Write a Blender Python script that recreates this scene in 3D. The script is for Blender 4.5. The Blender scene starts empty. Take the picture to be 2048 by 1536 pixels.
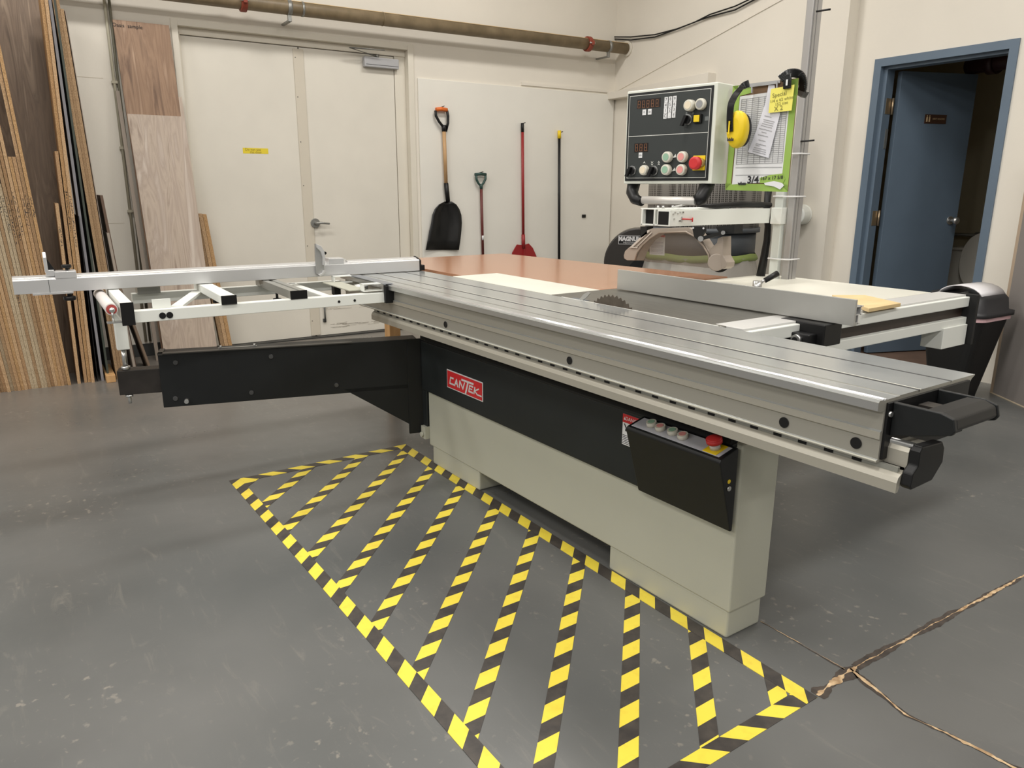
import bpy, math, random
from mathutils import Vector, Matrix
random.seed(7)
SC=bpy.context.scene
COL=SC.collection
rad=math.radians
# ------------------------------------------------------------------ camera model (fitted to the photograph)
F=1497.0; PT=rad(14.62); RO=rad(-0.19); AA=rad(124.85-180); WR=rad(-2.38); H=1.28
cp,sp=math.cos(PT),math.sin(PT); cr,sr=math.cos(RO),math.sin(RO)
_r=Vector((1,0,0)); _d=Vector((0,-sp,-cp)); _f=Vector((0,cp,-sp))
_R=_r*cr+_d*sr; _D=_r*(-sr)+_d*cr
ex=Vector((math.cos(AA),math.sin(AA),0)); ey=Vector((-math.sin(AA),math.cos(AA),0))
def l2w(v): return Vector((v.dot(ex),v.dot(ey),v.z))
RW,DW,FW=l2w(_R),l2w(_D),l2w(_f)
C0=Vector((0,0,H))
wu=Vector((math.cos(WR),math.sin(WR),0)); wv=Vector((-math.sin(WR),math.cos(WR),0))
ZZ=Vector((0,0,1))
def W(u,v,z=0): return wu*u+wv*v+ZZ*z
def onp(px,py,p0,n):
    d=RW*((px-1024)/F)+DW*((py-768)/F)+FW
    return C0+d*((p0-C0).dot(n)/d.dot(n))
def Z(px,py,z): return onp(px,py,Vector((0,0,z)),ZZ)
def X(px,py,x): return onp(px,py,Vector((x,0,0)),Vector((1,0,0)))
def Y(px,py,y): return onp(px,py,Vector((0,y,0)),Vector((0,1,0)))
def U(px,py,u): p=onp(px,py,wu*u,wu); return (p.dot(wv),p.z)      # -> v,z on plane parallel to the back wall
def V(px,py,v): p=onp(px,py,wv*v,wv); return (p.dot(wu),p.z)      # -> u,z on plane parallel to the right wall
cam=bpy.data.cameras.new('camera'); cam.sensor_width=36; cam.lens=F/2048*36; cam.clip_start=.02
co=bpy.data.objects.new('camera',cam); COL.objects.link(co)
m=Matrix.Identity(4)
for i in range(3): m[i][0]=RW[i]; m[i][1]=-DW[i]; m[i][2]=-FW[i]; m[i][3]=C0[i]
co.matrix_world=m; SC.camera=co

# ------------------------------------------------------------------ materials
def lin(c): return tuple((x/12.92 if x<=.04045 else ((x+.055)/1.055)**2.4) for x in [v/255 for v in c])
def nt(name):
    m=bpy.data.materials.new(name); m.use_nodes=True; t=m.node_tree; return m,t,t.nodes['Principled BSDF']
MATS={}
def mat(name,rgb,rough=.5,metal=0,noise=0,nscale=8,bump=0,bscale=60,stretch=None,spec=.5,alpha=1,trans=0,emit=0,coat=0,rvar=0,second=None):
    if name in MATS: return MATS[name]
    m,t,b=nt(name); c=lin(rgb); N=t.nodes; L=t.links
    b.inputs['Base Color'].default_value=(*c,1); b.inputs['Roughness'].default_value=rough
    b.inputs['Metallic'].default_value=metal; b.inputs['Specular IOR Level'].default_value=spec
    b.inputs['Coat Weight'].default_value=coat
    if trans: b.inputs['Transmission Weight'].default_value=trans; b.inputs['IOR'].default_value=1.1
    if alpha<1: b.inputs['Alpha'].default_value=alpha
    if emit: b.inputs['Emission Color'].default_value=(*c,1); b.inputs['Emission Strength'].default_value=emit
    tc=N.new('ShaderNodeTexCoord'); mp=N.new('ShaderNodeMapping'); L.new(tc.outputs['Object'],mp.inputs['Vector'])
    if stretch: mp.inputs['Scale'].default_value=stretch
    if noise or rvar or second:
        n=N.new('ShaderNodeTexNoise'); n.inputs['Scale'].default_value=nscale; n.inputs['Detail'].default_value=6
        L.new(mp.outputs['Vector'],n.inputs['Vector'])
        if noise or second:
            r=N.new('ShaderNodeValToRGB'); r.color_ramp.elements[0].position=.3; r.color_ramp.elements[1].position=.7
            lo=lin(second) if second else [x*(1-noise) for x in c]
            hi=c if second else [min(1,x*(1+noise)) for x in c]
            r.color_ramp.elements[0].color=(*lo,1); r.color_ramp.elements[1].color=(*hi,1)
            L.new(n.outputs['Fac'],r.inputs['Fac']); L.new(r.outputs['Color'],b.inputs['Base Color'])
        if rvar:
            q=N.new('ShaderNodeMapRange'); q.inputs['To Min'].default_value=rough-rvar; q.inputs['To Max'].default_value=rough+rvar
            q.inputs['From Min'].default_value=.3; q.inputs['From Max'].default_value=.7
            L.new(n.outputs['Fac'],q.inputs['Value']); L.new(q.outputs['Result'],b.inputs['Roughness'])
    if bump:
        n2=N.new('ShaderNodeTexNoise'); n2.inputs['Scale'].default_value=bscale; n2.inputs['Detail'].default_value=4
        L.new(mp.outputs['Vector'],n2.inputs['Vector'])
        bp=N.new('ShaderNodeBump'); bp.inputs['Strength'].default_value=bump; bp.inputs['Distance'].default_value=.01
        L.new(n2.outputs['Fac'],bp.inputs['Height']); L.new(bp.outputs['Normal'],b.inputs['Normal'])
    MATS[name]=m; return m
def ramp_mat(name,stops,scale=6,stretch=(1,1,1),rough=.6,detail=8,distort=0,wave=None,bump=0,spec=.5):
    if name in MATS: return MATS[name]
    m,t,b=nt(name); N=t.nodes; L=t.links
    tc=N.new('ShaderNodeTexCoord'); mp=N.new('ShaderNodeMapping'); mp.inputs['Scale'].default_value=stretch
    L.new(tc.outputs['Object'],mp.inputs['Vector'])
    if wave:
        n=N.new('ShaderNodeTexWave'); n.bands_direction=wave; n.inputs['Scale'].default_value=scale; n.inputs['Distortion'].default_value=distort
        n.inputs['Detail'].default_value=3; n.inputs['Detail Scale'].default_value=1.2
    else:
        n=N.new('ShaderNodeTexNoise'); n.inputs['Scale'].default_value=scale; n.inputs['Detail'].default_value=detail; n.inputs['Distortion'].default_value=distort
    L.new(mp.outputs['Vector'],n.inputs['Vector'])
    r=N.new('ShaderNodeValToRGB')
    while len(r.color_ramp.elements)<len(stops): r.color_ramp.elements.new(.5)
    for e,(p,c) in zip(r.color_ramp.elements,stops): e.position=p; e.color=(*lin(c),1)
    L.new(n.outputs['Fac'],r.inputs['Fac']); L.new(r.outputs['Color'],b.inputs['Base Color'])
    b.inputs['Roughness'].default_value=rough; b.inputs['Specular IOR Level'].default_value=spec
    if bump:
        bp=N.new('ShaderNodeBump'); bp.inputs['Strength'].default_value=bump; bp.inputs['Distance'].default_value=.005
        L.new(n.outputs['Fac'],bp.inputs['Height']); L.new(bp.outputs['Normal'],b.inputs['Normal'])
    MATS[name]=m; return m
wall_paint=mat('cream wall paint',(225,219,207),.75,noise=.035,nscale=1.3,bump=.06,bscale=35)
wall_board=mat('white wall board',(228,225,216),.6,noise=.03,nscale=2,bump=.05,bscale=25)
trimw=mat('cream trim paint',(220,214,200),.55,noise=.03,nscale=3)
door_paint=mat('white door paint',(219,214,202),.55,noise=.04,nscale=2.2,bump=.06,bscale=20)
base_dark=mat('charcoal baseboard paint',(62,63,62),.6,noise=.1)
blue=mat('slate blue door paint',(98,114,130),.45,noise=.05,nscale=4)
black=mat('black powder coat',(19,21,22),.45,noise=.12,nscale=14,spec=.4)
charcoal=mat('charcoal painted steel',(30,34,35),.5,noise=.10,nscale=6,spec=.4)
blackpl=mat('black plastic',(14,14,15),.45,spec=.4)
rubber=mat('black rubber',(14,14,14),.7)
matte_dark=mat('dark gap',(8,8,8),.9)
cream=mat('light grey powder coat',(176,176,162),.5,noise=.03,nscale=3,bump=.03,bscale=350)
whitem=mat('white powder coat',(226,228,222),.42,bump=.02,bscale=350)
alu=mat('brushed aluminium extrusion',(196,196,192),.33,metal=.85,stretch=(1,60,60),noise=.02,nscale=3)
alu_top=mat('scuffed aluminium table top',(192,195,194),.2,metal=.6,noise=.05,nscale=2.5,rvar=.05,stretch=(1,1.6,1.6))
alu_y=mat('satin anodised aluminium',(214,214,214),.34,metal=.6)
steel=mat('bright zinc steel',(200,200,198),.3,metal=.9)
cast=mat('ground cast iron',(120,118,112),.34,metal=.7,noise=.12,nscale=8,stretch=(1,8,8))
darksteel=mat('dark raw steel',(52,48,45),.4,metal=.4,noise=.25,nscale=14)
red=mat('red plastic',(205,48,50),.45)
yellow=mat('yellow plastic',(238,205,30),.45)
redp=mat('red painted metal',(150,36,38),.45)
maroon=mat('maroon painted handle',(100,40,36),.5)
green_d=mat('dark green plastic',(44,72,66),.5)
orange=mat('orange plastic',(224,112,40),.45)
ash=mat('ash wood handle',(188,150,106),.55,noise=.12,nscale=10,stretch=(6,6,1))
hdf=mat('copper brown laminate',(178,130,100),.17,noise=.02,nscale=1.5)
white_lam=mat('white laminate',(224,222,210),.35,noise=.02,nscale=6)
pb=[ramp_mat('particle board core %d'%i,[(.3,a),(.52,b),(.72,c)],scale=220,stretch=(1,1,.6),rough=.85,bump=.1,detail=3) for i,(a,b,c) in enumerate([
 ((140,110,78),(166,132,96),(186,156,120)),((148,120,88),(178,146,110),(198,168,132)),((126,100,72),(150,122,90),(170,144,112)),((148,130,104),(172,154,126),(192,176,150)),((142,110,72),(172,136,94),(192,160,118))])]
walnut=ramp_mat('dark walnut laminate',[(.3,(92,76,62)),(.45,(128,108,90)),(.55,(114,96,80)),(.7,(150,130,110))],scale=7,stretch=(2.2,2.2,.16),rough=.5,distort=1.6,detail=10)
plankbr=ramp_mat('brown plank laminate',[(.3,(116,90,72)),(.45,(160,130,105)),(.55,(142,113,90)),(.7,(182,153,128))],scale=6,stretch=(2,2,.18),rough=.45,distort=1.5,detail=10)
oak=ramp_mat('pale whitewashed oak laminate',[(.3,(158,140,126)),(.44,(194,178,162)),(.54,(178,161,147)),(.7,(208,195,182))],scale=6,stretch=(1.8,1.8,.16),rough=.45,distort=1.8,detail=10)
pine=ramp_mat('pine lumber',[(.2,(170,128,82)),(.8,(206,164,112))],scale=6,stretch=(5,5,.4),rough=.6)
ply=ramp_mat('light plywood',[(.2,(206,178,126)),(.8,(226,202,154))],scale=6,stretch=(3,1,1),rough=.6)
greylam=mat('grey laminate',(132,130,134),.5,noise=.03)
gbeige=mat('grey beige board',(150,138,126),.6,noise=.03)
pipe_m=ramp_mat('weathered steel pipe',[(.3,(108,94,70)),(.6,(132,116,90)),(.8,(150,134,106))],scale=9,rough=.45)
pipe_dk=mat('dusty pipe top',(196,170,128),.8,noise=.1)
galv=mat('galvanised steel',(150,150,146),.4,metal=.7,noise=.08)
conduit_m=mat('painted conduit',(178,172,152),.5)
clear=mat('smoky clear polycarbonate',(120,106,92),.12,trans=.0,alpha=.22)
bagm=mat('clear plastic bag',(205,200,192),.25,alpha=.55,bump=.6,bscale=9)
lime=mat('lime green tape',(150,182,84),.55,noise=.05)
paper=mat('white paper',(226,226,226),.7)
ink=mat('black ink',(40,40,44),.7)
greyink=mat('grey print',(150,150,152),.7)
sticky=mat('yellow sticky note paper',(240,230,112),.7)
ytape=mat('yellow door tape',(226,204,52),.6)
facem=mat('dark grey control panel overlay',(52,56,55),.42)
face_line=mat('pale panel line',(214,214,208),.5)
seg=mat('unlit display segment',(150,104,74),.6)
dispm=mat('display window',(34,26,24),.3)
silic=mat('translucent silicone button cap',(214,210,196),.3)
gbtn=mat('green button face',(150,186,160),.35); rbtn=mat('pale red button face',(230,156,150),.35); gybtn=mat('grey button face',(150,150,150),.35)
badge_r=mat('red badge enamel',(196,38,42),.4); silver_l=mat('silver lettering',(206,204,204),.4)
lgrey=mat('light grey control overlay',(186,186,192),.45)
pink=mat('pink bin liner',(236,196,200),.4)
porcelain=mat('white porcelain',(220,216,206),.2)
bathwall=mat('bathroom wall paint',(206,196,168),.8)
bathfloor=mat('brown bathroom floor',(110,88,74),.6,noise=.1)
stainless=mat('brushed stainless',(206,204,206),.4,metal=.35)
hazel=mat('bronze sign plate',(70,48,36),.4)
grout=ramp_mat('crumbling joint filler',[(.3,(150,118,84)),(.6,(212,184,146)),(.8,(232,208,172))],scale=40,rough=.9)
grime=ramp_mat('dark joint grime',[(.3,(52,46,42)),(.7,(84,74,66))],scale=30,rough=.8)

def mesh_filter_mat():
    m,t,b=nt('perforated steel mesh'); N=t.nodes;L=t.links
    tc=N.new('ShaderNodeTexCoord'); mp=N.new('ShaderNodeMapping'); mp.inputs['Scale'].default_value=(1,1,1)
    v=N.new('ShaderNodeTexVoronoi'); v.inputs['Scale'].default_value=75; v.inputs['Randomness'].default_value=.0
    L.new(tc.outputs['Object'],mp.inputs['Vector']); L.new(mp.outputs['Vector'],v.inputs['Vector'])
    r=N.new('ShaderNodeValToRGB'); r.color_ramp.elements[0].position=.35; r.color_ramp.elements[0].color=(.05,.045,.04,1)
    r.color_ramp.elements[1].position=.5; r.color_ramp.elements[1].color=(.42,.40,.37,1)
    L.new(v.outputs['Distance'],r.inputs['Fac']); L.new(r.outputs['Color'],b.inputs['Base Color']); b.inputs['Roughness'].default_value=.45; b.inputs['Metallic'].default_value=.3
    return m
meshm=mesh_filter_mat()
def floor_mat():
    m,t,b=nt('grey epoxy floor'); N=t.nodes;L=t.links
    tc=N.new('ShaderNodeTexCoord')
    def noise(s,d=6,dist=0,st=None,rough=.5):
        n=N.new('ShaderNodeTexNoise'); n.inputs['Scale'].default_value=s; n.inputs['Detail'].default_value=d; n.inputs['Distortion'].default_value=dist
        n.inputs['Roughness'].default_value=rough
        if st:
            mp=N.new('ShaderNodeMapping'); mp.inputs['Scale'].default_value=st; mp.inputs['Rotation'].default_value=(0,0,.5); L.new(tc.outputs['Object'],mp.inputs['Vector']); L.new(mp.outputs['Vector'],n.inputs['Vector'])
        else: L.new(tc.outputs['Object'],n.inputs['Vector'])
        return n
    def ramp(src,stops):
        r=N.new('ShaderNodeValToRGB')
        while len(r.color_ramp.elements)<len(stops): r.color_ramp.elements.new(.5)
        for e,(p,c) in zip(r.color_ramp.elements,stops): e.position=p; e.color=(c,c,c,1) if isinstance(c,float) else (*lin(c),1)
        L.new(src,r.inputs['Fac']); return r
    def mix(f,a,bb,mode='MIX'):
        x=N.new('ShaderNodeMix'); x.data_type='RGBA'; x.blend_type=mode
        if isinstance(f,float): x.inputs[0].default_value=f
        else: L.new(f,x.inputs[0])
        for s,i in ((a,6),(bb,7)):
            if isinstance(s,tuple): x.inputs[i].default_value=(*lin(s),1)
            else: L.new(s,x.inputs[i])
        return x.outputs[2]
    n1=noise(1.1,5); base=ramp(n1.outputs['Fac'],[(.3,(88,90,89)),(.7,(104,104,102))]).outputs['Color']
    # brownish dusty film further back (towards the board rack)
    sx=N.new('ShaderNodeSeparateXYZ'); L.new(tc.outputs['Object'],sx.inputs[0])
    mr=N.new('ShaderNodeMapRange'); mr.inputs['From Min'].default_value=-1.4; mr.inputs['From Max'].default_value=-3.6; mr.inputs['To Max'].default_value=.8
    L.new(sx.outputs['X'],mr.inputs['Value'])
    n2=noise(2.2,5,.4); mm=N.new('ShaderNodeMath'); mm.operation='MULTIPLY'; L.new(mr.outputs['Result'],mm.inputs[0]); L.new(ramp(n2.outputs['Fac'],[(.3,.45),(.7,1.0)]).outputs['Color'],mm.inputs[1])
    c=mix(mm.outputs[0],base,(118,109,100))
    # scuffs : pale scratches
    n3=noise(5,10,.9,(1,5,1),.7); f3=ramp(n3.outputs['Fac'],[(.57,0.0),(.72,.36)]).outputs['Color']
    c=mix(f3,c,(132,128,120))
    n4=noise(38,3); n5=noise(1.7,3); f4=ramp(n4.outputs['Fac'],[(.63,0.0),(.70,.6)]).outputs['Color']; f5=ramp(n5.outputs['Fac'],[(.5,0.0),(.64,1.0)]).outputs['Color']
    k=N.new('ShaderNodeMath'); k.operation='MULTIPLY'; L.new(f4,k.inputs[0]); L.new(f5,k.inputs[1])
    c=mix(k.outputs[0],c,(146,140,130))
    n6=noise(.9,4); f6=ramp(n6.outputs['Fac'],[(.58,0.0),(.75,.35)]).outputs['Color']; c=mix(f6,c,(66,66,68))
    L.new(c,b.inputs['Base Color'])
    q=N.new('ShaderNodeMapRange'); q.inputs['From Min'].default_value=.3; q.inputs['From Max'].default_value=.7; q.inputs['To Min'].default_value=.26; q.inputs['To Max'].default_value=.42
    L.new(n2.outputs['Fac'],q.inputs['Value']); L.new(q.outputs['Result'],b.inputs['Roughness'])
    bp=N.new('ShaderNodeBump'); bp.inputs['Strength'].default_value=.12; bp.inputs['Distance'].default_value=.01; L.new(noise(9,6).outputs['Fac'],bp.inputs['Height']); L.new(bp.outputs['Normal'],b.inputs['Normal'])
    b.inputs['Specular IOR Level'].default_value=.5
    return m
def tape_mat():
    m,t,b=nt('black and yellow hazard tape'); N=t.nodes;L=t.links
    uv=N.new('ShaderNodeUVMap'); s=N.new('ShaderNodeSeparateXYZ'); L.new(uv.outputs['UV'],s.inputs[0])
    a=N.new('ShaderNodeMath'); a.operation='ADD'; L.new(s.outputs['X'],a.inputs[0]); L.new(s.outputs['Y'],a.inputs[1])
    f=N.new('ShaderNodeMath'); f.operation='FRACT'; L.new(a.outputs[0],f.inputs[0])
    g=N.new('ShaderNodeMath'); g.operation='LESS_THAN'; g.inputs[1].default_value=.51; L.new(f.outputs[0],g.inputs[0])
    tc=N.new('ShaderNodeTexCoord'); n=N.new('ShaderNodeTexNoise'); n.inputs['Scale'].default_value=25; n.inputs['Detail'].default_value=8; L.new(tc.outputs['Object'],n.inputs['Vector'])
    r=N.new('ShaderNodeValToRGB'); r.color_ramp.elements[0].position=.35; r.color_ramp.elements[0].color=(*lin((56,52,50)),1); r.color_ramp.elements[1].position=.8; r.color_ramp.elements[1].color=(*lin((80,74,68)),1); L.new(n.outputs['Fac'],r.inputs['Fac'])
    r2=N.new('ShaderNodeValToRGB'); r2.color_ramp.elements[0].position=.25; r2.color_ramp.elements[0].color=(*lin((226,198,66)),1); r2.color_ramp.elements[1].position=.5; r2.color_ramp.elements[1].color=(*lin((236,214,74)),1); L.new(n.outputs['Fac'],r2.inputs['Fac'])
    x=N.new('ShaderNodeMix'); x.data_type='RGBA'; L.new(g.outputs[0],x.inputs[0]); L.new(r.outputs['Color'],x.inputs[6]); L.new(r2.outputs['Color'],x.inputs[7])
    L.new(x.outputs[2],b.inputs['Base Color']); b.inputs['Roughness'].default_value=.5
    return m
floorm=floor_mat(); tapem=tape_mat()

# ------------------------------------------------------------------ mesh builder
I4=Matrix.Identity(4)
def frame(o,x,y,z=None):
    x=Vector(x).normalized(); y=Vector(y).normalized(); z=x.cross(y) if z is None else Vector(z)
    m=Matrix.Identity(4)
    for i in range(3): m[i][0]=x[i];m[i][1]=y[i];m[i][2]=z[i];m[i][3]=o[i]
    return m
WF=frame((0,0,0),wu,wv,ZZ)
class MB:
    def __init__(s,M=I4): s.v=[];s.f=[];s.mi=[];s.sm=[];s.M=M;s.m=0
    def mat(s,i): s.m=i; return s
    def add(s,vs,fs,smooth=False):
        o=len(s.v); s.v+= [s.M@Vector(p) for p in vs]
        for f in fs: s.f.append([i+o for i in f]); s.mi.append(s.m); s.sm.append(smooth)
        return s
    def box(s,x0,y0,z0,x1,y1,z1):
        x0,x1=sorted((x0,x1));y0,y1=sorted((y0,y1));z0,z1=sorted((z0,z1))
        return s.add([(x0,y0,z0),(x1,y0,z0),(x1,y1,z0),(x0,y1,z0),(x0,y0,z1),(x1,y0,z1),(x1,y1,z1),(x0,y1,z1)],
          [(0,3,2,1),(4,5,6,7),(0,1,5,4),(1,2,6,5),(2,3,7,6),(3,0,4,7)])
    def prism(s,pts,vec):
        pts=[Vector(p) for p in pts]; vec=Vector(vec); n=len(pts)
        nn=Vector((0,0,0))
        for i in range(n): nn+=pts[i].cross(pts[(i+1)%n])
        if nn.dot(vec)<0: pts=pts[::-1]
        # now normal along vec: bottom reversed
        vs=pts+[p+vec for p in pts]
        fs=[list(range(n))[::-1],list(range(n,2*n))]+[(i,(i+1)%n,n+(i+1)%n,n+i) for i in range(n)]
        return s.add(vs,fs)
    def cyl(s,a,b,r,n=20,r2=None,cap=True):
        a=Vector(a);b=Vector(b);r2=r if r2 is None else r2
        d=(b-a).normalized(); t=Vector((1,0,0)) if abs(d.x)<.9 else Vector((0,1,0)); p=d.cross(t).normalized(); q=d.cross(p)
        vs=[]
        for c,rr in ((a,r),(b,r2)):
            for i in range(n):
                an=2*math.pi*i/n; vs.append(c+(p*math.cos(an)+q*math.sin(an))*rr)
        s.add(vs,[(i,(i+1)%n,n+(i+1)%n,n+i) for i in range(n)],True)
        if cap: s.add(vs,[list(range(n))[::-1],list(range(n,2*n))])
        return s
    def tube(s,pts,r,n=10,close=False):
        pts=[Vector(p) for p in pts]; rings=[];prev=None
        for i,p in enumerate(pts):
            d=(pts[min(i+1,len(pts)-1)]-pts[max(i-1,0)]).normalized()
            if prev is None: t=Vector((0,0,1)) if abs(d.z)<.9 else Vector((1,0,0)); a=d.cross(t).normalized()
            else: a=(prev-d*prev.dot(d)).normalized()
            prev=a; b=d.cross(a); rr=r[i] if isinstance(r,(list,tuple)) else r
            rings.append([p+(a*math.cos(2*math.pi*k/n)+b*math.sin(2*math.pi*k/n))*rr for k in range(n)])
        vs=[v for g in rings for v in g]
        fs=[(i*n+k,i*n+(k+1)%n,(i+1)*n+(k+1)%n,(i+1)*n+k) for i in range(len(pts)-1) for k in range(n)]
        s.add(vs,fs,True); s.add(vs,[list(range(n))[::-1],[(len(pts)-1)*n+k for k in range(n)]]); return s
    def loft(s,rings,smooth=True,cap=True):
        n=len(rings[0]); vs=[Vector(v) for g in rings for v in g]
        s.add(vs,[(i*n+k,i*n+(k+1)%n,(i+1)*n+(k+1)%n,(i+1)*n+k) for i in range(len(rings)-1) for k in range(n)],smooth)
        if cap: s.add(vs,[list(range(n))[::-1],[(len(rings)-1)*n+k for k in range(n)]])
        return s
    def sphere(s,c,rx,ry=None,rz=None,n=16,m_=10):
        ry=rx if ry is None else ry; rz=rx if rz is None else rz; c=Vector(c); rings=[]
        for i in range(m_+1):
            a=math.pi*i/m_-math.pi/2; k=max(math.cos(a),.02)
            rings.append([c+Vector((rx*k*math.cos(2*math.pi*j/n),ry*k*math.sin(2*math.pi*j/n),rz*math.sin(a))) for j in range(n)])
        return s.loft(rings)
    def text(s,body,size,M2,align='CENTER',shear=0,bold=0,ext=.0004,sx=1):
        cu=bpy.data.curves.new('t','FONT'); cu.body=body; cu.size=size; cu.align_x=align; cu.align_y='CENTER'; cu.shear=shear; cu.offset=bold; cu.extrude=ext; cu.resolution_u=2
        o=bpy.data.objects.new('t',cu); COL.objects.link(o)
        dg=bpy.context.evaluated_depsgraph_get(); dg.update(); me=bpy.data.meshes.new_from_object(o.evaluated_get(dg))
        MM=M2@Matrix.Diagonal((sx,1,1,1))
        s.add([MM@v.co for v in me.vertices],[list(p.vertices) for p in me.polygons])
        bpy.data.objects.remove(o); bpy.data.curves.remove(cu); bpy.data.meshes.remove(me); return s
WL={}
def empty(name,loc,label=None,cat=None,group=None,kind=None):
    o=bpy.data.objects.new(name,None); COL.objects.link(o); o.location=loc; WL[o.name]=Vector(loc); o.empty_display_size=.05
    tag(o,label,cat,group,kind); return o
def tag(o,label=None,cat=None,group=None,kind=None):
    for k,v in (('label',label),('category',cat),('group',group),('kind',kind)):
        if v: o[k]=v
    return o
def obj(name,mb,mats,parent=None,bevel=0,label=None,cat=None,group=None,kind=None,seg_=2,fix=True):
    if not isinstance(mats,(list,tuple)): mats=[mats]
    lo=Vector([min(v[i] for v in mb.v) for i in range(3)]); hi=Vector([max(v[i] for v in mb.v) for i in range(3)])
    o0=Vector(((lo.x+hi.x)/2,(lo.y+hi.y)/2,lo.z))
    me=bpy.data.meshes.new(name); me.from_pydata([v-o0 for v in mb.v],[],mb.f)
    for m_ in mats: me.materials.append(m_)
    for p,i,s_ in zip(me.polygons,mb.mi,mb.sm): p.material_index=i; p.use_smooth=s_
    me.validate(); me.update()
    if fix:
        import bmesh
        bm=bmesh.new(); bm.from_mesh(me); bmesh.ops.remove_doubles(bm,verts=bm.verts,dist=1e-5); bmesh.ops.recalc_face_normals(bm,faces=bm.faces); bm.to_mesh(me); bm.free()
    o=bpy.data.objects.new(name,me); COL.objects.link(o)
    pl=WL[parent.name] if parent else Vector((0,0,0))
    o.location=o0-pl; o.parent=parent; WL[o.name]=o0
    if bevel:
        b=o.modifiers.new('edge','BEVEL'); b.width=bevel; b.segments=seg_; b.limit_method='ANGLE'; b.angle_limit=rad(40); b.harden_normals=False
    tag(o,label,cat,group,kind); return o
def dup(root,dloc,label=None,group=None):
    r=root.copy(); COL.objects.link(r); r.location=root.location+dloc; WL[r.name]=WL[root.name]+dloc
    if label: r['label']=label
    if group: r['group']=group
    for ch in list(root.children):
        c=ch.copy(); COL.objects.link(c); c.parent=r
        for g in ch.children: d=g.copy(); COL.objects.link(d); d.parent=c
    return r
UB=-6.38; VR=5.30; VR2=5.42; UJ=-3.74; CEIL=4.3
# ================================================================== SETTING
fl=obj('floor',MB().box(-9,-5,-.1,5,9,0),floorm,kind='structure')
jm=MB(); gm=MB()
def joint(pts,w):
    P=[]
    for i in range(len(pts)-1):
        a=Z(*pts[i],.0);b=Z(*pts[i+1],.0); n=max(2,int((b-a).length/.008))
        for k in range(n): P.append(a.lerp(b,k/n))
    P.append(Z(*pts[-1],.0)); d=(P[-1]-P[0]).normalized(); nn=Vector((-d.y,d.x,0))
    for mb,s,h in ((gm,3.2,.0008),(jm,1,.0016)):
        L_=[];R_=[];off=0;ww=w;ga=gb_=0
        for p in P:
            off=off*.85+random.uniform(-.0014,.0014); ww=max(w*.15,min(w*1.6,ww+random.uniform(-.55,.5)*w))
            a_=ww*s*(.5+random.random()*.4) ; b_=ww*s*(.5+random.random()*.4)
            if s>1: ga=ga*.8+a_*.2; gb_=gb_*.8+b_*.2; a_=ga+random.random()*w*.3; b_=gb_+random.random()*w*.3
            L_.append(p+nn*(off+a_)+ZZ*h); R_.append(p+nn*(off-b_)+ZZ*h)
        n=len(P); mb.add(L_+R_,[(i,i+1,n+i+1,n+i) for i in range(n-1)])
joint([(2300,1016),(2048,1152),(1858,1254),(1711,1335)],.005)
joint([(1711,1335),(1634,1391)],.011)
joint([(1521,1243),(1690,1339)],.002)
joint([(1700,1338),(1760,1386),(1815,1432),(1900,1470),(2048,1546),(2300,1680)],.005)
obj('floor_joint_grime',gm,grime,fl,fix=False); obj('floor_joint',jm,grout,fl,fix=False)
# back wall with the double-door opening
vL,vR_,zT=1.13,2.975,2.435
wb=MB(WF); wb.box(UB-.15,-3.5,0,UB,vL-.02,CEIL); wb.box(UB-.15,vR_+.02,0,UB,VR+.3,CEIL); wb.box(UB-.15,vL-.02,zT+.02,UB,vR_+.02,CEIL)
obj('wall_back',wb,wall_paint,kind='structure')
ub0,ub1=-3.505,-2.64; zb=2.15
wr=MB(WF); wr.box(UB-.15,VR,0,UJ,VR+.12,CEIL); wr.box(UJ-.02,VR2,0,ub0-.03,VR2+.12,CEIL); wr.box(ub1+.03,VR2,0,3,VR2+.12,CEIL); wr.box(ub0-.03,VR2,zb+.03,ub1+.03,VR2+.12,CEIL)
obj('wall_right',wr,wall_paint,kind='structure')
obj('ceiling',MB(WF).box(-9,-5,CEIL+.02,4,9,CEIL+.1),wall_paint,kind='structure')
obj('baseboard_back',MB(WF).box(UB,-3.0,0,UB+.006,vL-.06,.10).box(UB,vR_+.06,0,UB+.006,VR,.10),base_dark,kind='structure')
obj('trim_1',MB(WF).box(UB,3.062,.12,UB+.018,5.285,2.215),wall_board,kind='structure',bevel=.002)
obj('trim_2',MB(WF).box(UB,4.15,2.235,UB+.012,5.29,2.262),wall_paint,kind='structure')
# ledge and sloping seam on the right wall
lg=MB(WF); lg.box(UB,VR-.10,2.17,-5.0,VR,2.215)
lg.prism([(UB,VR-.10,2.215),(-5.0,VR-.10,2.215),(-5.0,VR-.10,2.27),(UB,VR-.10,2.235)],(0,.1,0))
obj('trim_3',lg,wall_paint,kind='structure',bevel=.002)
a=V(1236,182,VR); b=V(1565,0,VR); c_=V(1720,-90,VR)
sm=MB(WF); 
for (p,q) in ((a,b),(b,c_)): sm.prism([(p[0],VR-.008,p[1]),(q[0],VR-.008,q[1]),(q[0],VR-.008,q[1]+.02),(p[0],VR-.008,p[1]+.02)],(0,.008,0))
obj('trim_4',sm,wall_paint,kind='structure')
# wall seams
sg=MB(WF)
for v0,v1,z in ((.30,.60,2.03),(.45,.62,1.02),(1.0,1.1,2.03)): sg.box(UB,v0,z,UB+.001,v1,z+.003)
obj('trim_5',sg,mat('seam line',(190,180,162),.8),kind='structure')
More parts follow.
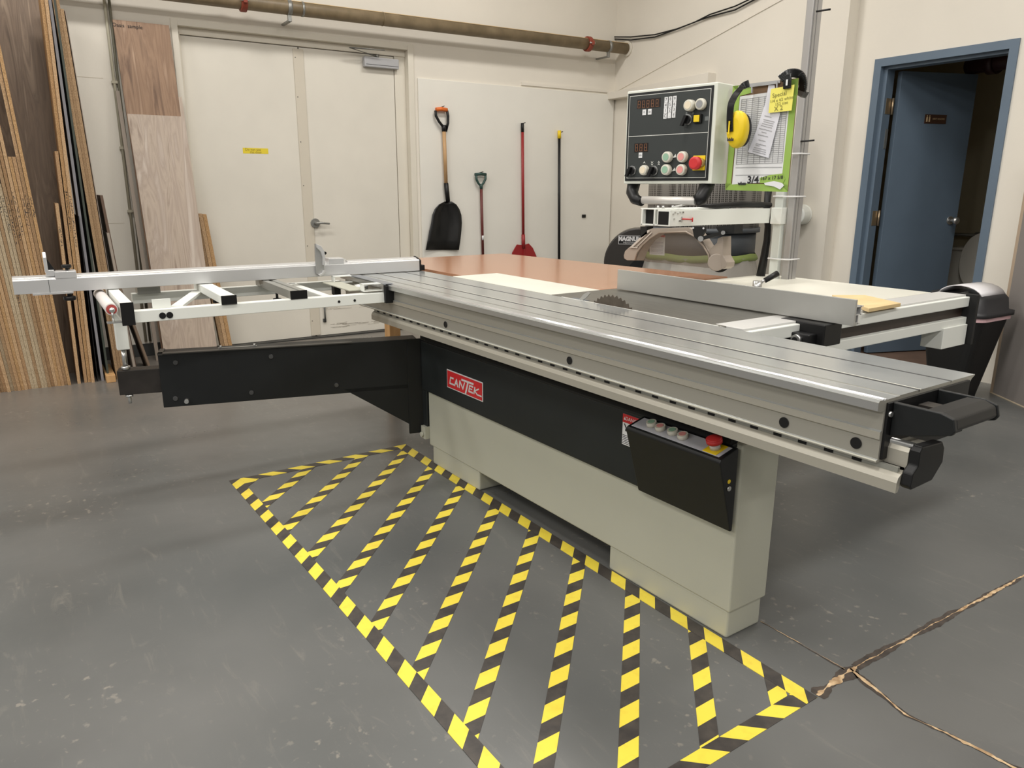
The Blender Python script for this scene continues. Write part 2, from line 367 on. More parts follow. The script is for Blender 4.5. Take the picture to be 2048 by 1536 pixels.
# --- double door
d1=empty('door_1',W(UB,2.05,0),kind='structure')
fr=MB(WF); o1=.045
for (v0,v1,z0,z1) in ((vL-o1,vL,0,zT+o1),(vR_,vR_+o1+.008,0,zT+o1),(vL,vR_,zT,zT+o1)): fr.box(UB-.15,v0,z0,UB+.012,v1,z1)
obj('door_frame',fr,trimw,d1,bevel=.003)
rv=MB(WF); rv.box(UB-.12,vL,0,UB-.045,vL+.02,zT-.03); rv.box(UB-.12,vR_-.10,0,UB-.055,vR_,zT-.03); rv.box(UB-.12,vL,zT-.05,UB-.045,vR_,zT)
obj('door_stop',rv,trimw,d1,bevel=.003)
UD=UB-.06
for v0,v1 in ((vL+.02,2.035),(2.045,vR_-.105)):
    lf=obj('door_leaf',MB(WF).box(UD-.045,v0,.012,UD,v1,zT-.055),door_paint,d1,bevel=.002)
ob=obj('astragal',MB(WF).box(UD,1.995,.02,UD+.008,2.078,zT-.07),mat('astragal paint',(206,198,182),.5),d1,bevel=.002)
sc=MB(WF)
for z in (.15,.45,.8,1.3,1.65,2.0,2.3): sc.cyl((UD+.008,2.01,z),(UD+.0095,2.01,z),.005,8)
obj('screw_heads',sc,mat('grey screw',(110,106,98),.5),d1)
cl=MB(WF); cl.box(UD,2.585,2.275,UD+.05,2.90,2.355); 
co_=obj('door_closer',cl,mat('grey closer paint',(172,172,174),.4),d1,bevel=.006)
obj('closer_cover_line',MB(WF).box(UD+.05,2.60,2.293,UD+.0515,2.895,2.297),mat('dark line',(90,90,92),.5),co_)
obj('closer_arm',MB(WF).tube([(UD+.03,2.70,2.365),(UD+.10,2.44,2.40),(UD+.12,2.74,2.405)],.006).tube([(UD+.03,2.72,2.36),(UD+.03,2.70,2.375)],.012),galv,co_)
lv=MB(WF); lv.cyl((UD,2.07+.02,.99),(UD+.018,2.09,.99),.04,24); lv.cyl((UD,2.09,.99),(UD+.06,2.09,.99),.012); lv.tube([(UD+.055,2.085,.99),(UD+.06,2.13,.992),(UD+.058,2.20,.985)],[.012,.010,.008])
obj('lever_handle',lv,galv,d1,bevel=.002)
bl=MB(WF); bl.box(UD,2.108,.13,UD+.012,2.135,.16); bl.cyl((UD+.016,2.125,.13),(UD+.016,2.125,.27),.007,10); bl.box(UD,2.115,.27,UD+.02,2.135,.285)
obj('floor_bolt',bl,mat('dark galvanised',(92,94,92),.5,metal=.5),d1)
tp=MB(WF); tp.box(UD,1.54,1.547,UD+.001,1.74,1.59)
tz=obj('tape_note',tp,ytape,d1)
tx=MB()
tx.text('Do not use',.030,WF@frame((UD+.0014,1.62,1.578),(0,1,0),(0,0,1)),ext=0,sx=.9); tx.text('this door',.028,WF@frame((UD+.0014,1.64,1.557),(0,1,0),(0,0,1)),ext=0,sx=.9)
obj('handwriting',tx,mat('faded brown ink',(136,112,40),.7),tz,fix=False)
# scuffs on the door bottom
sf=MB(WF)
for i in range(60):
    v=random.uniform(2.12,2.85); z=random.choice((.07,.085,.1,.24))+random.uniform(-.01,.01); l=random.uniform(.02,.12); v2=min(v+l,2.86)
    sf.box(UD,v,z,UD+.0006,v2,z+random.uniform(.001,.004))
obj('scuff_marks',sf,mat('grey scuff',(150,143,130),.8),d1)
obj('threshold',MB(WF).box(UB-.15,vL,0,UB,vR_,.01),mat('steel threshold',(70,70,68),.5,metal=.5),d1)
# --- blue bathroom door
d2=empty('door_2',W((ub0+ub1)/2,VR2,0),kind='structure')
fb=MB(WF); o2=.055
fb.box(ub0-o2,VR2-.012,0,ub0,VR2+.122,zb+o2); fb.box(ub1,VR2-.012,0,ub1+o2,VR2+.122,zb+o2); fb.box(ub0,VR2-.012,zb,ub1,VR2+.122,zb+o2)
fb.box(ub0,VR2+.03,0,ub0+.03,VR2+.12,zb); fb.box(ub0,VR2+.03,zb-.02,ub1,VR2+.12,zb)
obj('door_frame',fb,blue,d2,bevel=.003)
hp=W(ub0+.068,VR2+.150,0)
fe=Z(1957,150,2.12); dd=(fe-hp); dd.z=0; LW=dd.length; dd.normalize(); pass
dn=Vector((-dd.y,dd.x,0))
DF=frame(hp,dd,dn,ZZ)
leaf=obj('door_leaf',MB(DF).box(.0,0,.012,LW,.042,zb-.025),blue,d2,bevel=.002)
for z in (1.88,1.07,.25):
    hg=MB(WF); u0=ub0+.03; hg.box(u0,VR2+.055,z-.055,u0+.003,VR2+.115,z+.055)
    hg.cyl((u0+.012,VR2+.122,z-.058),(u0+.012,VR2+.122,z+.058),.008,12)
    hq=obj('hinge',hg,mat('brushed brass nickel',(176,158,132),.35,metal=.8),d2)
obj('latch_plate',MB(WF).box(ub0+.03,VR2+.09,1.58,ub0+.034,VR2+.118,1.72),galv,d2)
ks=MB(DF); kx=LW-.065; ks.cyl((kx,-.01,1.05),(kx,-.05,1.05),.012); ks.sphere((kx,-.062,1.05),.028,.022,.028); ks.cyl((kx,0,1.05),(kx,-.008,1.05),.032,24)
obj('door_knob',ks,steel,leaf)
sgx=MB(DF); sgx.box(.245,-.004,1.765,.435,0,1.83)
sgn=obj('washroom_sign',sgx,hazel,leaf)
st=MB(); st.text('REST ROOMS',.018,DF@frame((.366,-.0045,1.798),(1,0,0),(0,0,1)),ext=0)
st.M=DF
for xx in (.263,.285): st.cyl((xx,-.004,1.819),(xx,-.005,1.819),.005,10); st.box(xx-.006,-.005,1.777,xx+.006,-.004,1.812)
obj('sign_lettering',st,mat('pale brass lettering',(196,170,132),.5),sgn,fix=False)
# bathroom shell
bs=MB(WF); bs.box(-4.6,7.3,0,-1.9,7.4,2.5); bs.box(-4.7,VR2+.12,0,-4.6,7.4,2.5); bs.box(-1.9,VR2+.12,0,-1.8,7.4,2.5); bs.box(-4.7,VR2+.12,2.5,-1.8,7.4,2.6)
obj('wall_bathroom',bs,bathwall,kind='structure')
obj('baseboard_bathroom',MB(WF).box(-4.6,7.28,0,-1.9,7.3,.1),base_dark,kind='structure')
obj('trim_6',MB(WF).box(-4.6,VR2+.12,.0,-1.9,7.28,.004),bathfloor,kind='structure')

# ================================================================== PIPEWORK ON THE WALLS
ug,zg=-6.20,2.60
pp=MB(WF).cyl((ug,-3.4,zg-.02),(ug,VR-.01,zg+.035),.052,32)
pr=empty('fire_pipe',W(ug,2.5,zg),'thick weathered brown steel pipe running along the top of the back wall','pipe')
def zp(v): return zg-.02+(v+3.4)/(VR+3.39)*.055
obj('pipe_body',pp,pipe_m,pr)
obj('pipe_dust',MB(WF).prism([(ug-.03,-3.4,zg-.02+.044),(ug-.012,-3.4,zg-.02+.0525),(ug+.02,-3.4,zg-.02+.0495),(ug+.034,-3.4,zg-.02+.042)],(0,VR+3.39,.055)),pipe_dk,pr,label='pale dust lying along the top of the pipe')
for px,py in ((486,8),(1176,88)):
    v,_=U(px,py,ug); z=zp(v)
    k=MB(WF); k.cyl((ug,v-.022,z),(ug,v+.022,z),.068,28); 
    k.box(ug+.055,v-.014,z-.02,ug+.09,v+.014,z+.02); 
    cp_=obj('pipe_coupling',k,mat('red oxide coupling',(140,62,44),.55,noise=.2),pr,bevel=.004,label='red grooved coupling')
    obj('coupling_bolt',MB(WF).cyl((ug+.075,v-.035,z),(ug+.075,v+.03,z),.007,8),steel,cp_)
obj('pipe_flange',MB(WF).cyl((ug,VR-.02,zp(VR)),(ug,VR,zp(VR)),.072,32),trimw,pr,label='cream wall flange')
for px,py in ((578,20),(1217,92)):
    v,_=U(px,py,ug); z=zp(v)
    hgr=empty('pipe_hanger',W(ug,v,z-.1),('grey strap hanger around the brown pipe over the double door' if px<900 else 'grey strap hanger around the brown pipe near the corner'),'hanger')
    k=MB(WF); k.cyl((ug,v-.016,z),(ug,v+.016,z),.0545,28); obj('strap',k,galv,hgr)
    k=MB(WF); k.box(UB,v-.012,z-.10,ug+.015,v+.012,z-.085); k.box(ug-.01,v-.014,z-.1,ug+.012,v+.014,z-.05); obj('wall_bracket',k,galv,hgr,bevel=.002)
v,_=U(605,30,ug); obj('pipe_band',MB(WF).cyl((ug,v-.008,zp(v)),(ug,v+.008,zp(v)),.0545,28),galv,pr)
v,_=U(765,45,ug); obj('pipe_joint',MB(WF).cyl((ug,v-.004,zp(v)),(ug,v+.004,zp(v)),.0542,28),pipe_m,pr)
cb=[]
for (px,py) in ((1190,76),(1262,80),(1310,74),(1355,58),(1390,44),(1420,33),(1470,20),(1515,-4),(1600,-60)):
    u_,z_=V(px,py,VR-.02); cb.append((u_,VR-.02,z_))
tag(obj('black_cable',MB(WF).tube(cb,.006),blackpl),'lower black cable climbing the right wall from the pipe end','cable')
cb2=[(u_,v_-.004,z_+.012+.016*math.sin(i*1.3)) for i,(u_,v_,z_) in enumerate(cb)]
tag(obj('black_cable',MB(WF).tube(cb2,.006),blackpl),'upper black cable climbing the right wall from the pipe end','cable')
vc,_=U(243,250,UB+.02)
cd=empty('wall_conduit',W(UB+.02,vc,0),'thin beige painted conduit running down the wall left of the leaning planks','conduit')
obj('tube',MB(WF).cyl((UB+.014,vc-.012,.12),(UB+.014,vc-.012,CEIL),.010,12),conduit_m,cd)
for z in (2.0,1.55,1.1): obj('clip',MB(WF).box(UB,vc-.03,z,UB+.026,vc+.008,z+.018),conduit_m,cd)
tag(obj('wall_cable',MB(WF).tube([(UB+.016,vc+.018,.12),(UB+.016,vc+.02,1.2),(UB+.016,vc+.012,2.1),(UB+.018,vc+.02,2.7),(UB+.016,vc+.018,CEIL)],.009),mat('olive grey cable',(112,108,92),.6)),'dark olive cable running down beside the beige wall conduit','cable')
tag(obj('wall_outlet',MB(WF).box(UB+.018,4.905,.99,UB+.03,4.95,1.022),blackpl,bevel=.002),'small black plate on the white wall board right of the yellow-capped pole','plate')

# ================================================================== TOOLS ON THE WALL
ut=UB+.05
def UV_(px,py,u=ut): v,z=U(px,py,u); return (u,v,z)
def wtube(mb,pxs,r,u=ut): return mb.tube([UV_(*p,u) for p in pxs],r)
s1=empty('scoop_shovel',W(ut,3.29,.72),'large black plastic scoop shovel with orange grip hanging on the wall board','shovel')
g=wtube(MB(WF),[(871,221),(872,232),(878,243),(888,256),(892,262),(896,246),(896,232),(894,221)],.012)
obj('grip_yoke',g,blackpl,s1); obj('orange_grip',wtube(MB(WF),[(872,219),(883,218),(894,220)],.018),orange,s1,label='orange grip')
obj('socket',wtube(MB(WF),[(887.5,250),(888,263)],[.02,.019]),blackpl,s1)
obj('wooden_shaft',wtube(MB(WF),[(888,262),(892,366)],.0165),ash,s1,label='pale wooden shaft')
obj('blade_socket',wtube(MB(WF),[(892,366),(894,385),(896,403)],[.021,.022,.02]),blackpl,s1)
# blade : dished sheet
rows=[(403,889,903),(409,877,912),(418,869,918),(430,864,922),(446,862,923),(462,858,922),(480,855,920),(500,851,917)]
bm=MB(WF); nC=11; top=[];bot=[]
for py,xa,xb in rows:
    rt=[];rb=[]
    for i in range(nC):
        t_=i/(nC-1); px=xa+(xb-xa)*t_; d=.028*(2*abs(t_-.5))**2.2+.006*abs(math.sin(t_*math.pi*3))*(py<490)
        v,z=U(px,py,ut); rt.append((ut-.02+d,v,z)); rb.append((ut-.026+d,v,z))
    top.append(rt);bot.append(rb)
vs=[p for r in top for p in r]+[p for r in bot for p in r]; nR=len(rows); K=nR*nC; fs=[]
for i in range(nR-1):
    for j in range(nC-1):
        a_=i*nC+j; fs.append((a_,a_+1,a_+nC+1,a_+nC)); fs.append((K+a_,K+a_+nC,K+a_+nC+1,K+a_+1))
ring=[j for j in range(nC)]+[i*nC+nC-1 for i in range(1,nR)]+[(nR-1)*nC+j for j in range(nC-2,-1,-1)]+[i*nC for i in range(nR-2,0,-1)]
for a_,b_ in zip(ring,ring[1:]+ring[:1]): fs.append((a_,K+a_,K+b_,b_))
bm.add(vs,fs,True)
obj('shovel_blade',bm,mat('scratched black poly',(26,26,26),.38,noise=.5,nscale=9,stretch=(1,1,.4),rvar=.1),s1)
s2=empty('short_spade',W(ut,3.71,.4),'short spade with a dark green D-handle and maroon shaft, second tool from the double door','spade')
obj('grip_yoke',wtube(MB(WF),[(952,350),(953,359),(957,367),(962,372),(967,366),(971,358),(971,350)],.011),green_d,s2); obj('grip',wtube(MB(WF),[(950,349),(962,348),(972,349)],.014),green_d,s2)
obj('socket',wtube(MB(WF),[(962,368),(962.5,378)],[.018,.014]),green_d,s2)
obj('shaft',wtube(MB(WF),[(962.5,376),(966,520)],.013),maroon,s2)
obj('shaft_label',wtube(MB(WF),[(965,471),(965.2,480)],.0137),paper,s2,label='white sticker')
v_,z_=U(966,520,ut); obj('spade_blade',MB(WF).box(ut-.01,v_-.07,.36,ut-.004,v_+.07,.62),darksteel,s2)
s3=empty('red_scraper',W(ut,4.18,.5),'long red-handled scraper with a flared red head, third tool from the double door','scraper')
obj('hand_grip',wtube(MB(WF),[(1044.7,246),(1045,264)],.015),blackpl,s3,label='black end grip'); obj('shaft',wtube(MB(WF),[(1045,264),(1046.5,470)],.0135),redp,s3)
obj('collar',wtube(MB(WF),[(1046.5,469),(1047,496)],.018),redp,s3)
hd=MB(WF)
A=[U(*p,ut) for p in [(1046,490),(1034,489),(1025,505),(1018,545),(1047,545),(1047,500)]]; B=[U(*p,ut) for p in [(1048,490),(1058,487),(1066,496),(1073,512),(1078,545),(1047,545),(1047,500)]]
hd.prism([(ut+.0,v,z) for v,z in A],(-.008,0,0)); hd.prism([(ut+.0,v,z) for v,z in B],(-.008,0,0))
hd.box(ut-.01,U(1047,500,ut)[0]-.006,.45,ut+.015,U(1047,500,ut)[0]+.006,.70)
obj('scraper_head',hd,redp,s3,bevel=.002)
s4=empty('black_pole',W(ut,4.62,.4),'long black pole with a yellow end cap hanging right of the red scraper','pole')
obj('end_cap',wtube(MB(WF),[(1118.8,261),(1118.6,277)],.018),yellow,s4,label='yellow end cap'); obj('shaft',wtube(MB(WF),[(1118.6,277),(1118,545)],.013),blackpl,s4)
for i,(px,py) in enumerate(((1046,247),(1121,265),(884,214),(962,345))):
    p=UV_(px,py); tag(obj('wall_hook',MB(WF).cyl((UB+.015,p[1]+.006,p[2]),(ut+.03,p[1]+.006,p[2]+.006),.004,8),darksteel),'small screw hook holding the '+('red scraper','black pole','scoop shovel','short spade')[i],'hook')

# ================================================================== BOARD RACK (sheets standing on edge, edges facing the room)
def sheet(name,vb,vt,t,ztop,m_,uf=-5.68,depth=.30,zb_=0.0,notes=None,**kw):
    ja=random.uniform(-.012,.012); uf+=ja
    mb=MB(WF)
    mb.prism([(uf,vb,zb_),(uf,vb+t,zb_),(uf,vt+t,ztop),(uf,vt,ztop)],(-depth,0,0))
    o=obj(name,mb,m_,**kw)
    if notes:
        k=MB(WF); z=notes[0]
        while z<notes[1]:
            z+=random.uniform(.006,.016); vc_=vb+(vt-vb)*z/ztop+t*random.uniform(.2,.6)
            for q in range(random.choice((1,2,3))):
                a=random.uniform(.003,.008); h=random.uniform(.002,.011); dv=random.uniform(-.004,.003); dz=random.uniform(-.005,.005)
                k.box(uf,vc_+dv,z+dz,uf+.0006,vc_+dv+(a if h<.004 else .0022),z+dz+h)
        obj('marker_note',k,ink,o)
    return o
ORD=['first','second','third','fourth','fifth','sixth','seventh','eighth','ninth','tenth','eleventh','twelfth','thirteenth','fourteenth','fifteenth','sixteenth','seventeenth','eighteenth','nineteenth','twentieth','twenty-first','twenty-second','twenty-third','twenty-fourth','twenty-fifth','twenty-sixth']
vb=.112
tops=[2.44,2.44,1.46,1.46,2.44,2.44,2.44,1.30,1.30,2.2,1.95,2.1,1.25,1.30,1.28,1.25,1.32,1.3,1.28,1.3,1.3,1.28,1.3,1.26]
for i,zt in enumerate(tops):
    t=.0182 if i!=8 else .016
    vb-=t+.0007; lean=-.048-.0016*i
    if i==22: vb-=.03
    sheet('particle_board_sheet',vb,vb+lean*zt,t,zt,pb[[4,1,0,4,1,0,2,3,3,2,3,3,0,1,4,0,2,3,1,0,2,1,0,2][i]],
      label='%s particle board sheet, %s from the right in the thick leaning stack at far left'%('tall' if zt>2 else 'shorter',ORD[i]),cat='sheet',group='particle board sheets in the thick left stack',notes={0:(1.08,1.2),1:(1.1,1.22),2:(1.02,1.2),4:(.98,1.24),5:(.94,1.2),6:(.92,1.22),7:(1.0,1.22),8:(1.1,1.24),9:(.55,.68)}.get(i))
# marker notes on the edges
SHEETS=[o for o in COL.objects if o.name.startswith('particle_board_sheet')]
# second group, nearly upright
for i,(vb_,vt_,zt,lab) in enumerate(((.232,.272,2.44,'tall tan sheet edge, right one of the upright pair beside the grey sheet'),(.212,.252,2.44,'tall tan sheet edge, left one of the upright pair beside the grey sheet'),(.190,.212,1.50,'tan sheet with its top cut at shoulder height, left of the upright pair'),(.150,.172,1.18,'short tan sheet standing left of the upright pair, by the dark walnut panel'))):
    sheet('particle_board_sheet',vb_,vt_,.0185,zt,pb[(1,4,0,1)[i]],label=lab,cat='sheet',notes={0:(.9,1.22),1:(1.0,1.25),3:(.9,1.02)}.get(i))
sheet('grey_laminate_sheet',.292,.292,.016,2.44,greylam,label='tall grey laminate sheet edge between the tan sheets of the rack',cat='sheet')
sheet('dark_green_sheet',.33,.318,.012,2.40,mat('dark green grey board',(58,64,56),.6),label='thin dark green sheet edge right of the grey laminate sheet',cat='sheet',depth=.5)
for i in range(3):
    vb_=.385+i*.019
    sheet('particle_board_sheet',vb_,vb_-.075+.0,.018,(2.44,2.44,2.33)[i],pb[(2,2,2)[i]],label=('left','middle','right')[i]+' sheet of the three brownish sheets at the right end of the rack',cat='sheet')
sheet('thin_grey_panel',.445,.372,.004,2.33,gbeige,label='very thin grey panel closing the right end of the board rack',cat='sheet')
sheet('brown_board',.505,.43,.016,1.23,mat('dark brown laminate',(92,72,58),.6),label='short dark brown board leaning behind the roller of the crosscut table',cat='sheet',depth=.5)
sheet('beige_panel',.50,.44,.015,.99,gbeige,uf=-5.66,label='short beige grey panel beside the white crosscut table leg',cat='sheet',depth=.5)
sheet('brown_board',.60,.46,.014,.66,mat('mid brown laminate',(112,94,78),.6),uf=-5.6,label='small brown board slanting just right of the white crosscut table leg',cat='sheet',depth=.5)
sheet('gap_shade_sheet',.268,.29,.004,1.1,blackpl,label='thin black filler for the shade in the gap left of the grey laminate sheet',cat='sheet',depth=.5)  # black filler stands in for the shaded gap between the sheets
tag(obj('walnut_sheet',MB(WF).prism([(-6.05,-.60,.0),(-6.05,.285,.0),(-6.20,.285,2.5),(-6.20,-.60,2.5)],(-.018,0,0)),walnut),'wide dark walnut grained panel standing behind the sheets at far left','panel')
tag(obj('shade_board',MB(WF).prism([(-6.10,-.62,0),(-6.10,.275,0),(-6.27,.275,2.9),(-6.27,-.62,2.9)],(-.015,0,0)),mat('very dark brown shade',(44,34,28),.7)),'very dark stand-in for the shade above the walnut panel at far left','panel')  # added behind the walnut panel to darken the shaded gap above it
wbk=MB(WF).box(-6.0,.318,0,-5.60,.375,.05)
tag(obj('wood_block',wbk,pine,bevel=.003),'tan offcut block lying on the floor at the foot of the grey laminate sheet','block')
# planks leaning on the back wall, left of the double door
def plank(name,v0,v1,zt,u_b,u_t,t,m_,skew=.0,**kw):
    return obj(name,MB(WF).prism([(u_b,v0+skew,0.0),(u_b,v1+skew,0),(u_t,v1,zt),(u_t,v0,zt)],(-t,0,0)),m_,bevel=.001,**kw)
plank('brown_plank',.70,1.065,2.42,UB+.20,UB+.05,.018,plankbr,.05,label='brown plank leaning behind the pale plank, its top beside the door frame',cat='plank')
_bp=[o for o in COL.objects if o.name=='brown_plank'][0]
k=MB(); k.text('Oasis  sample',.035,WF@frame((UB+.0565,.79,2.385),(0,1,0),(0,0,1)),ext=0); obj('pencil_note',k,ink,_bp,fix=False)
plank('pale_plank',.715,1.10,1.93,UB+.27,UB+.075,.018,oak,.04,label='pale whitewashed plank leaning in front of the brown plank',cat='plank')
sk=obj('narrow_strip',MB(WF).prism([(UB+.22,.70,0),(UB+.22,.725,0),(UB+.045,.69,1.95),(UB+.045,.665,1.95)],(-.02,0,0)),gbeige); tag(sk,'grey brown strip standing just left of the pale plank','strip')
for i,(v0,zt) in enumerate(((1.135,1.09),(1.165,1.085),(1.195,1.08))):
    t_=MB(WF).prism([(UB+.20,v0+.05,0),(UB+.20,v0+.078,0),(UB+.06,v0+.0,zt),(UB+.06,v0-.028,zt)],(-.06,0,0))
    tag(obj('wood_strip',t_,pb[(2,1,4)[i]],bevel=.001),('left','middle','right')[i]+' strip of the three narrow wood strips standing in front of the left door jamb','strip')
tag(obj('dark_strip',MB(WF).prism([(UB+.1,1.09,0),(UB+.1,1.15,0),(UB+.04,1.115,.95),(UB+.04,1.07,.95)],(-.01,0,0)),base_dark),'dark strip between the pale plank and the three narrow wood strips','strip')

# ================================================================== HAZARD TAPE
PER=.1365; TW=.048
def tape(p0,p1,phase,label,group,cutl=None,z=.0012):
    """centre line p0->p1 ; cutl=(list of 4 corners) optional"""
    p0=Vector((*p0,z));p1=Vector((*p1,z)); d=(p1-p0).normalized(); n=Vector((-d.y,d.x,0)); h=TW/2
    cs=cutl or [p0-n*h,p1-n*h,p1+n*h,p0+n*h]
    cs=[Vector((c[0],c[1],z)) for c in cs]
    o0=sum(cs,Vector())/4; lo=[c-o0 for c in cs]; me=bpy.data.meshes.new('floor_tape')
    me.from_pydata(lo+[c-ZZ*(z-.0002) for c in lo],[],[(0,1,2,3),(7,6,5,4),(0,4,5,1),(1,5,6,2),(2,6,7,3),(3,7,4,0)])
    uvl=me.uv_layers.new(name='UVMap'); allv=cs+cs
    for p in me.polygons:
        for li in p.loop_indices:
            w=allv[me.loops[li].vertex_index]-p0; uvl.data[li].uv=((w.dot(d)+phase)/PER,w.dot(n)/PER)
    me.materials.append(tapem); o=bpy.data.objects.new('floor_tape',me); COL.objects.link(o); o.location=o0
    tag(o,label,'tape',group)
    return o
xa,xb,ya,yb=-3.32,-.9235,.7575,1.6365
# phase: yellow begins where (u+v+phase)/PER integer
tape((xa,ya+.024),(xb,ya+.024),-( -3.268-xa)+.024,'black and yellow floor tape forming the long border away from the saw','border tapes of the marked rectangle',z=.0018)
m0=1.6125; tape((xa,m0+.0),(xb,m0+.0),-(-3.238-xa)-.024,'black and yellow floor tape forming the long border along the saw base','border tapes of the marked rectangle',
   cutl=[(xa,1.588),(xb,1.569),(xb,1.6165),(xa,1.642)],z=.0018)
tape((xa+.024,ya+.048),(xa+.024,1.64),.03,'black and yellow floor tape forming the short border at the far end','border tapes of the marked rectangle')
tape((xb-.024,yb-.02),(xb-.024,ya),.04,'black and yellow floor tape forming the short border at the near end','border tapes of the marked rectangle')
dvec=Vector((.795,-.78)); W2=.034
for i in range(12):
    xf=-1.313+(i-10)*.272     # centre at y=1.585 (strips counted from the far end)
    top=(xf,1.59); bot=(xf+.795*(1.59-.805)/.78,.805)
    xi0,xi1=xa+.048,xb-.048
    def pt(off,t): return Vector((top[0]+off+(bot[0]-top[0])*t,top[1]+(bot[1]-top[1])*t))
    cs=[]
    def clip(off):
        t0,t1=0,1
        dx=bot[0]-top[0]; x0=top[0]+off
        if x0<xi0: t0=(xi0-x0)/dx
        if x0+dx>xi1: t1=(xi1-x0)/dx
        return pt(off,t0),pt(off,t1)
    a0,a1=clip(-W2); b0,b1=clip(W2)
    ph=-math.sqrt(2)*((-3.2,-3.145,-3.115,-3.042,-2.783,-2.585,-2.29,-2.09,-1.79,-1.475,-1.27,-1.012)[i]-a0.x)
    tape(tuple(a0),tuple(a1),ph,'diagonal hazard tape strip, %s counted from the far end of the marked rectangle'%ORD[i],'diagonal hazard tape strips',cutl=[a0,a1,b1,b0])

# ================================================================== PANEL SAW : base
YT0,YT1,ZT=1.448,1.832,.87; XR=-.765; XL=-3.55
saw=empty('panel_saw',(-2.1,1.7,0),'long sliding table panel saw with light grey base, black side panel and aluminium sliding table','saw')
bb=MB(); bb.box(-3.02,1.622,.09,-1.225,1.79,.605)
base=obj('base_cabinet',bb,cream,saw,bevel=.006,seg_=3)
bb2=MB(); bb2.box(-3.0,1.79,.09,-2.15,2.2,.72); obj('rear_cabinet',bb2,cream,saw,bevel=.006)
obj('upper_column',MB().box(-2.95,1.64,.60,-1.3,1.80,.70),charcoal,saw)
obj('plinth_foot',MB().box(-3.0,1.628,.0,-2.585,1.78,.092),cream,saw,bevel=.008,seg_=3)
obj('plinth_foot',MB().box(-1.745,1.628,.0,-1.232,1.78,.092),cream,saw,bevel=.008,seg_=3)
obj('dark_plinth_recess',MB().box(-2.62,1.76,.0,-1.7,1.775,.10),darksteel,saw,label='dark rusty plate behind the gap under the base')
obj('leveling_lug',MB().box(-3.06,1.60,.12,-3.02,1.63,.18).cyl((-3.045,1.60,.14),(-3.045,1.59,.14),.012,12),cream,saw)
sp_=MB(); sp_.box(-3.055,1.607,.358,-1.245,1.622,.597); side=obj('side_panel',sp_,charcoal,saw,bevel=.006,label='long charcoal side panel')
sp2=MB(); sp2.box(-3.055,1.607,.592,-1.245,1.66,.604); obj('panel_lip',sp2,black,side,bevel=.003)
obj('hinge_column',MB().box(-3.075,1.615,.16,-3.025,1.70,.62),charcoal,saw,bevel=.003)
# badge
yb_=1.6065
bd=MB(); bd.box(-2.81,yb_-.002,.424,-2.515,yb_,.508); badge=obj('badge',bd,silver_l,side,bevel=.001,label='red maker badge')
bd=MB(); bd.box(-2.805,yb_-.003,.429,-2.52,yb_-.001,.503); b2_=obj('badge_field',bd,badge_r,badge)
tx=MB()
def BS(p): return (-2.805+.285*p[0],yb_-.0034,.503-.074*p[1])
SN=[0]
def stroke(pts,w):
    for a,b in zip(pts,pts[1:]):
        a=Vector(BS(a));b=Vector(BS(b)); d=(b-a).normalized(); n=Vector((-d.z,0,d.x))*w/2; a=a-d*w*.35; b=b+d*w*.35
        SN[0]+=1; tx.prism([a-n,b-n,b+n,a+n],(0,-.0004-.00003*SN[0],0))
stroke([(.187,.37),(.105,.37),(.080,.74),(.20,.74)],.0075)
stroke([(.225,.76),(.285,.36),(.315,.76)],.0075); stroke([(.245,.62),(.31,.62)],.005)
stroke([(.362,.76),(.385,.36),(.47,.76),(.52,.36)],.0075)
stroke([(.44,.235),(.765,.225)],.0085); stroke([(.622,.24),(.548,.96)],.0105)
stroke([(.755,.40),(.668,.40),(.642,.755),(.745,.755)],.0075); stroke([(.66,.575),(.73,.575)],.005)
stroke([(.812,.40),(.785,.76)],.0075); stroke([(.915,.40),(.81,.585),(.872,.755),(.99,.755)],.006)
obj('badge_lettering',tx,silver_l,badge,fix=False)
# warning sticker
ws=MB(); ws.box(-1.682,yb_-.001,.482,-1.60,yb_,.585); wst=obj('warning_sticker',ws,paper,side)
ws=MB(); ws.box(-1.682,yb_-.0015,.557,-1.60,yb_-.001,.585); obj('sticker_header',ws,badge_r,wst)
tx=MB(); tx.text('DANGER',.017,frame((-1.635,yb_-.002,.571),(1,0,0),(0,0,1)),ext=0); tx.M=I4
tx.prism([(-1.677,yb_-.002,.566),(-1.669,yb_-.002,.566),(-1.673,yb_-.002,.576)],(0,.0003,0)); obj('header_text',tx,paper,wst,fix=False)
tx=MB()
for k in range(6): tx.box(-1.68,yb_-.002,.486+k*.0055,-1.64,yb_-.0015,.488+k*.0055)
tx.prism([(-1.676,yb_-.002,.553),(-1.671,yb_-.002,.553),(-1.655,yb_-.002,.53),(-1.660,yb_-.002,.53)],(0,.0004,0)); tx.box(-1.668,yb_-.002,.529,-1.63,yb_-.0015,.537)
obj('sticker_print',tx,ink,wst)
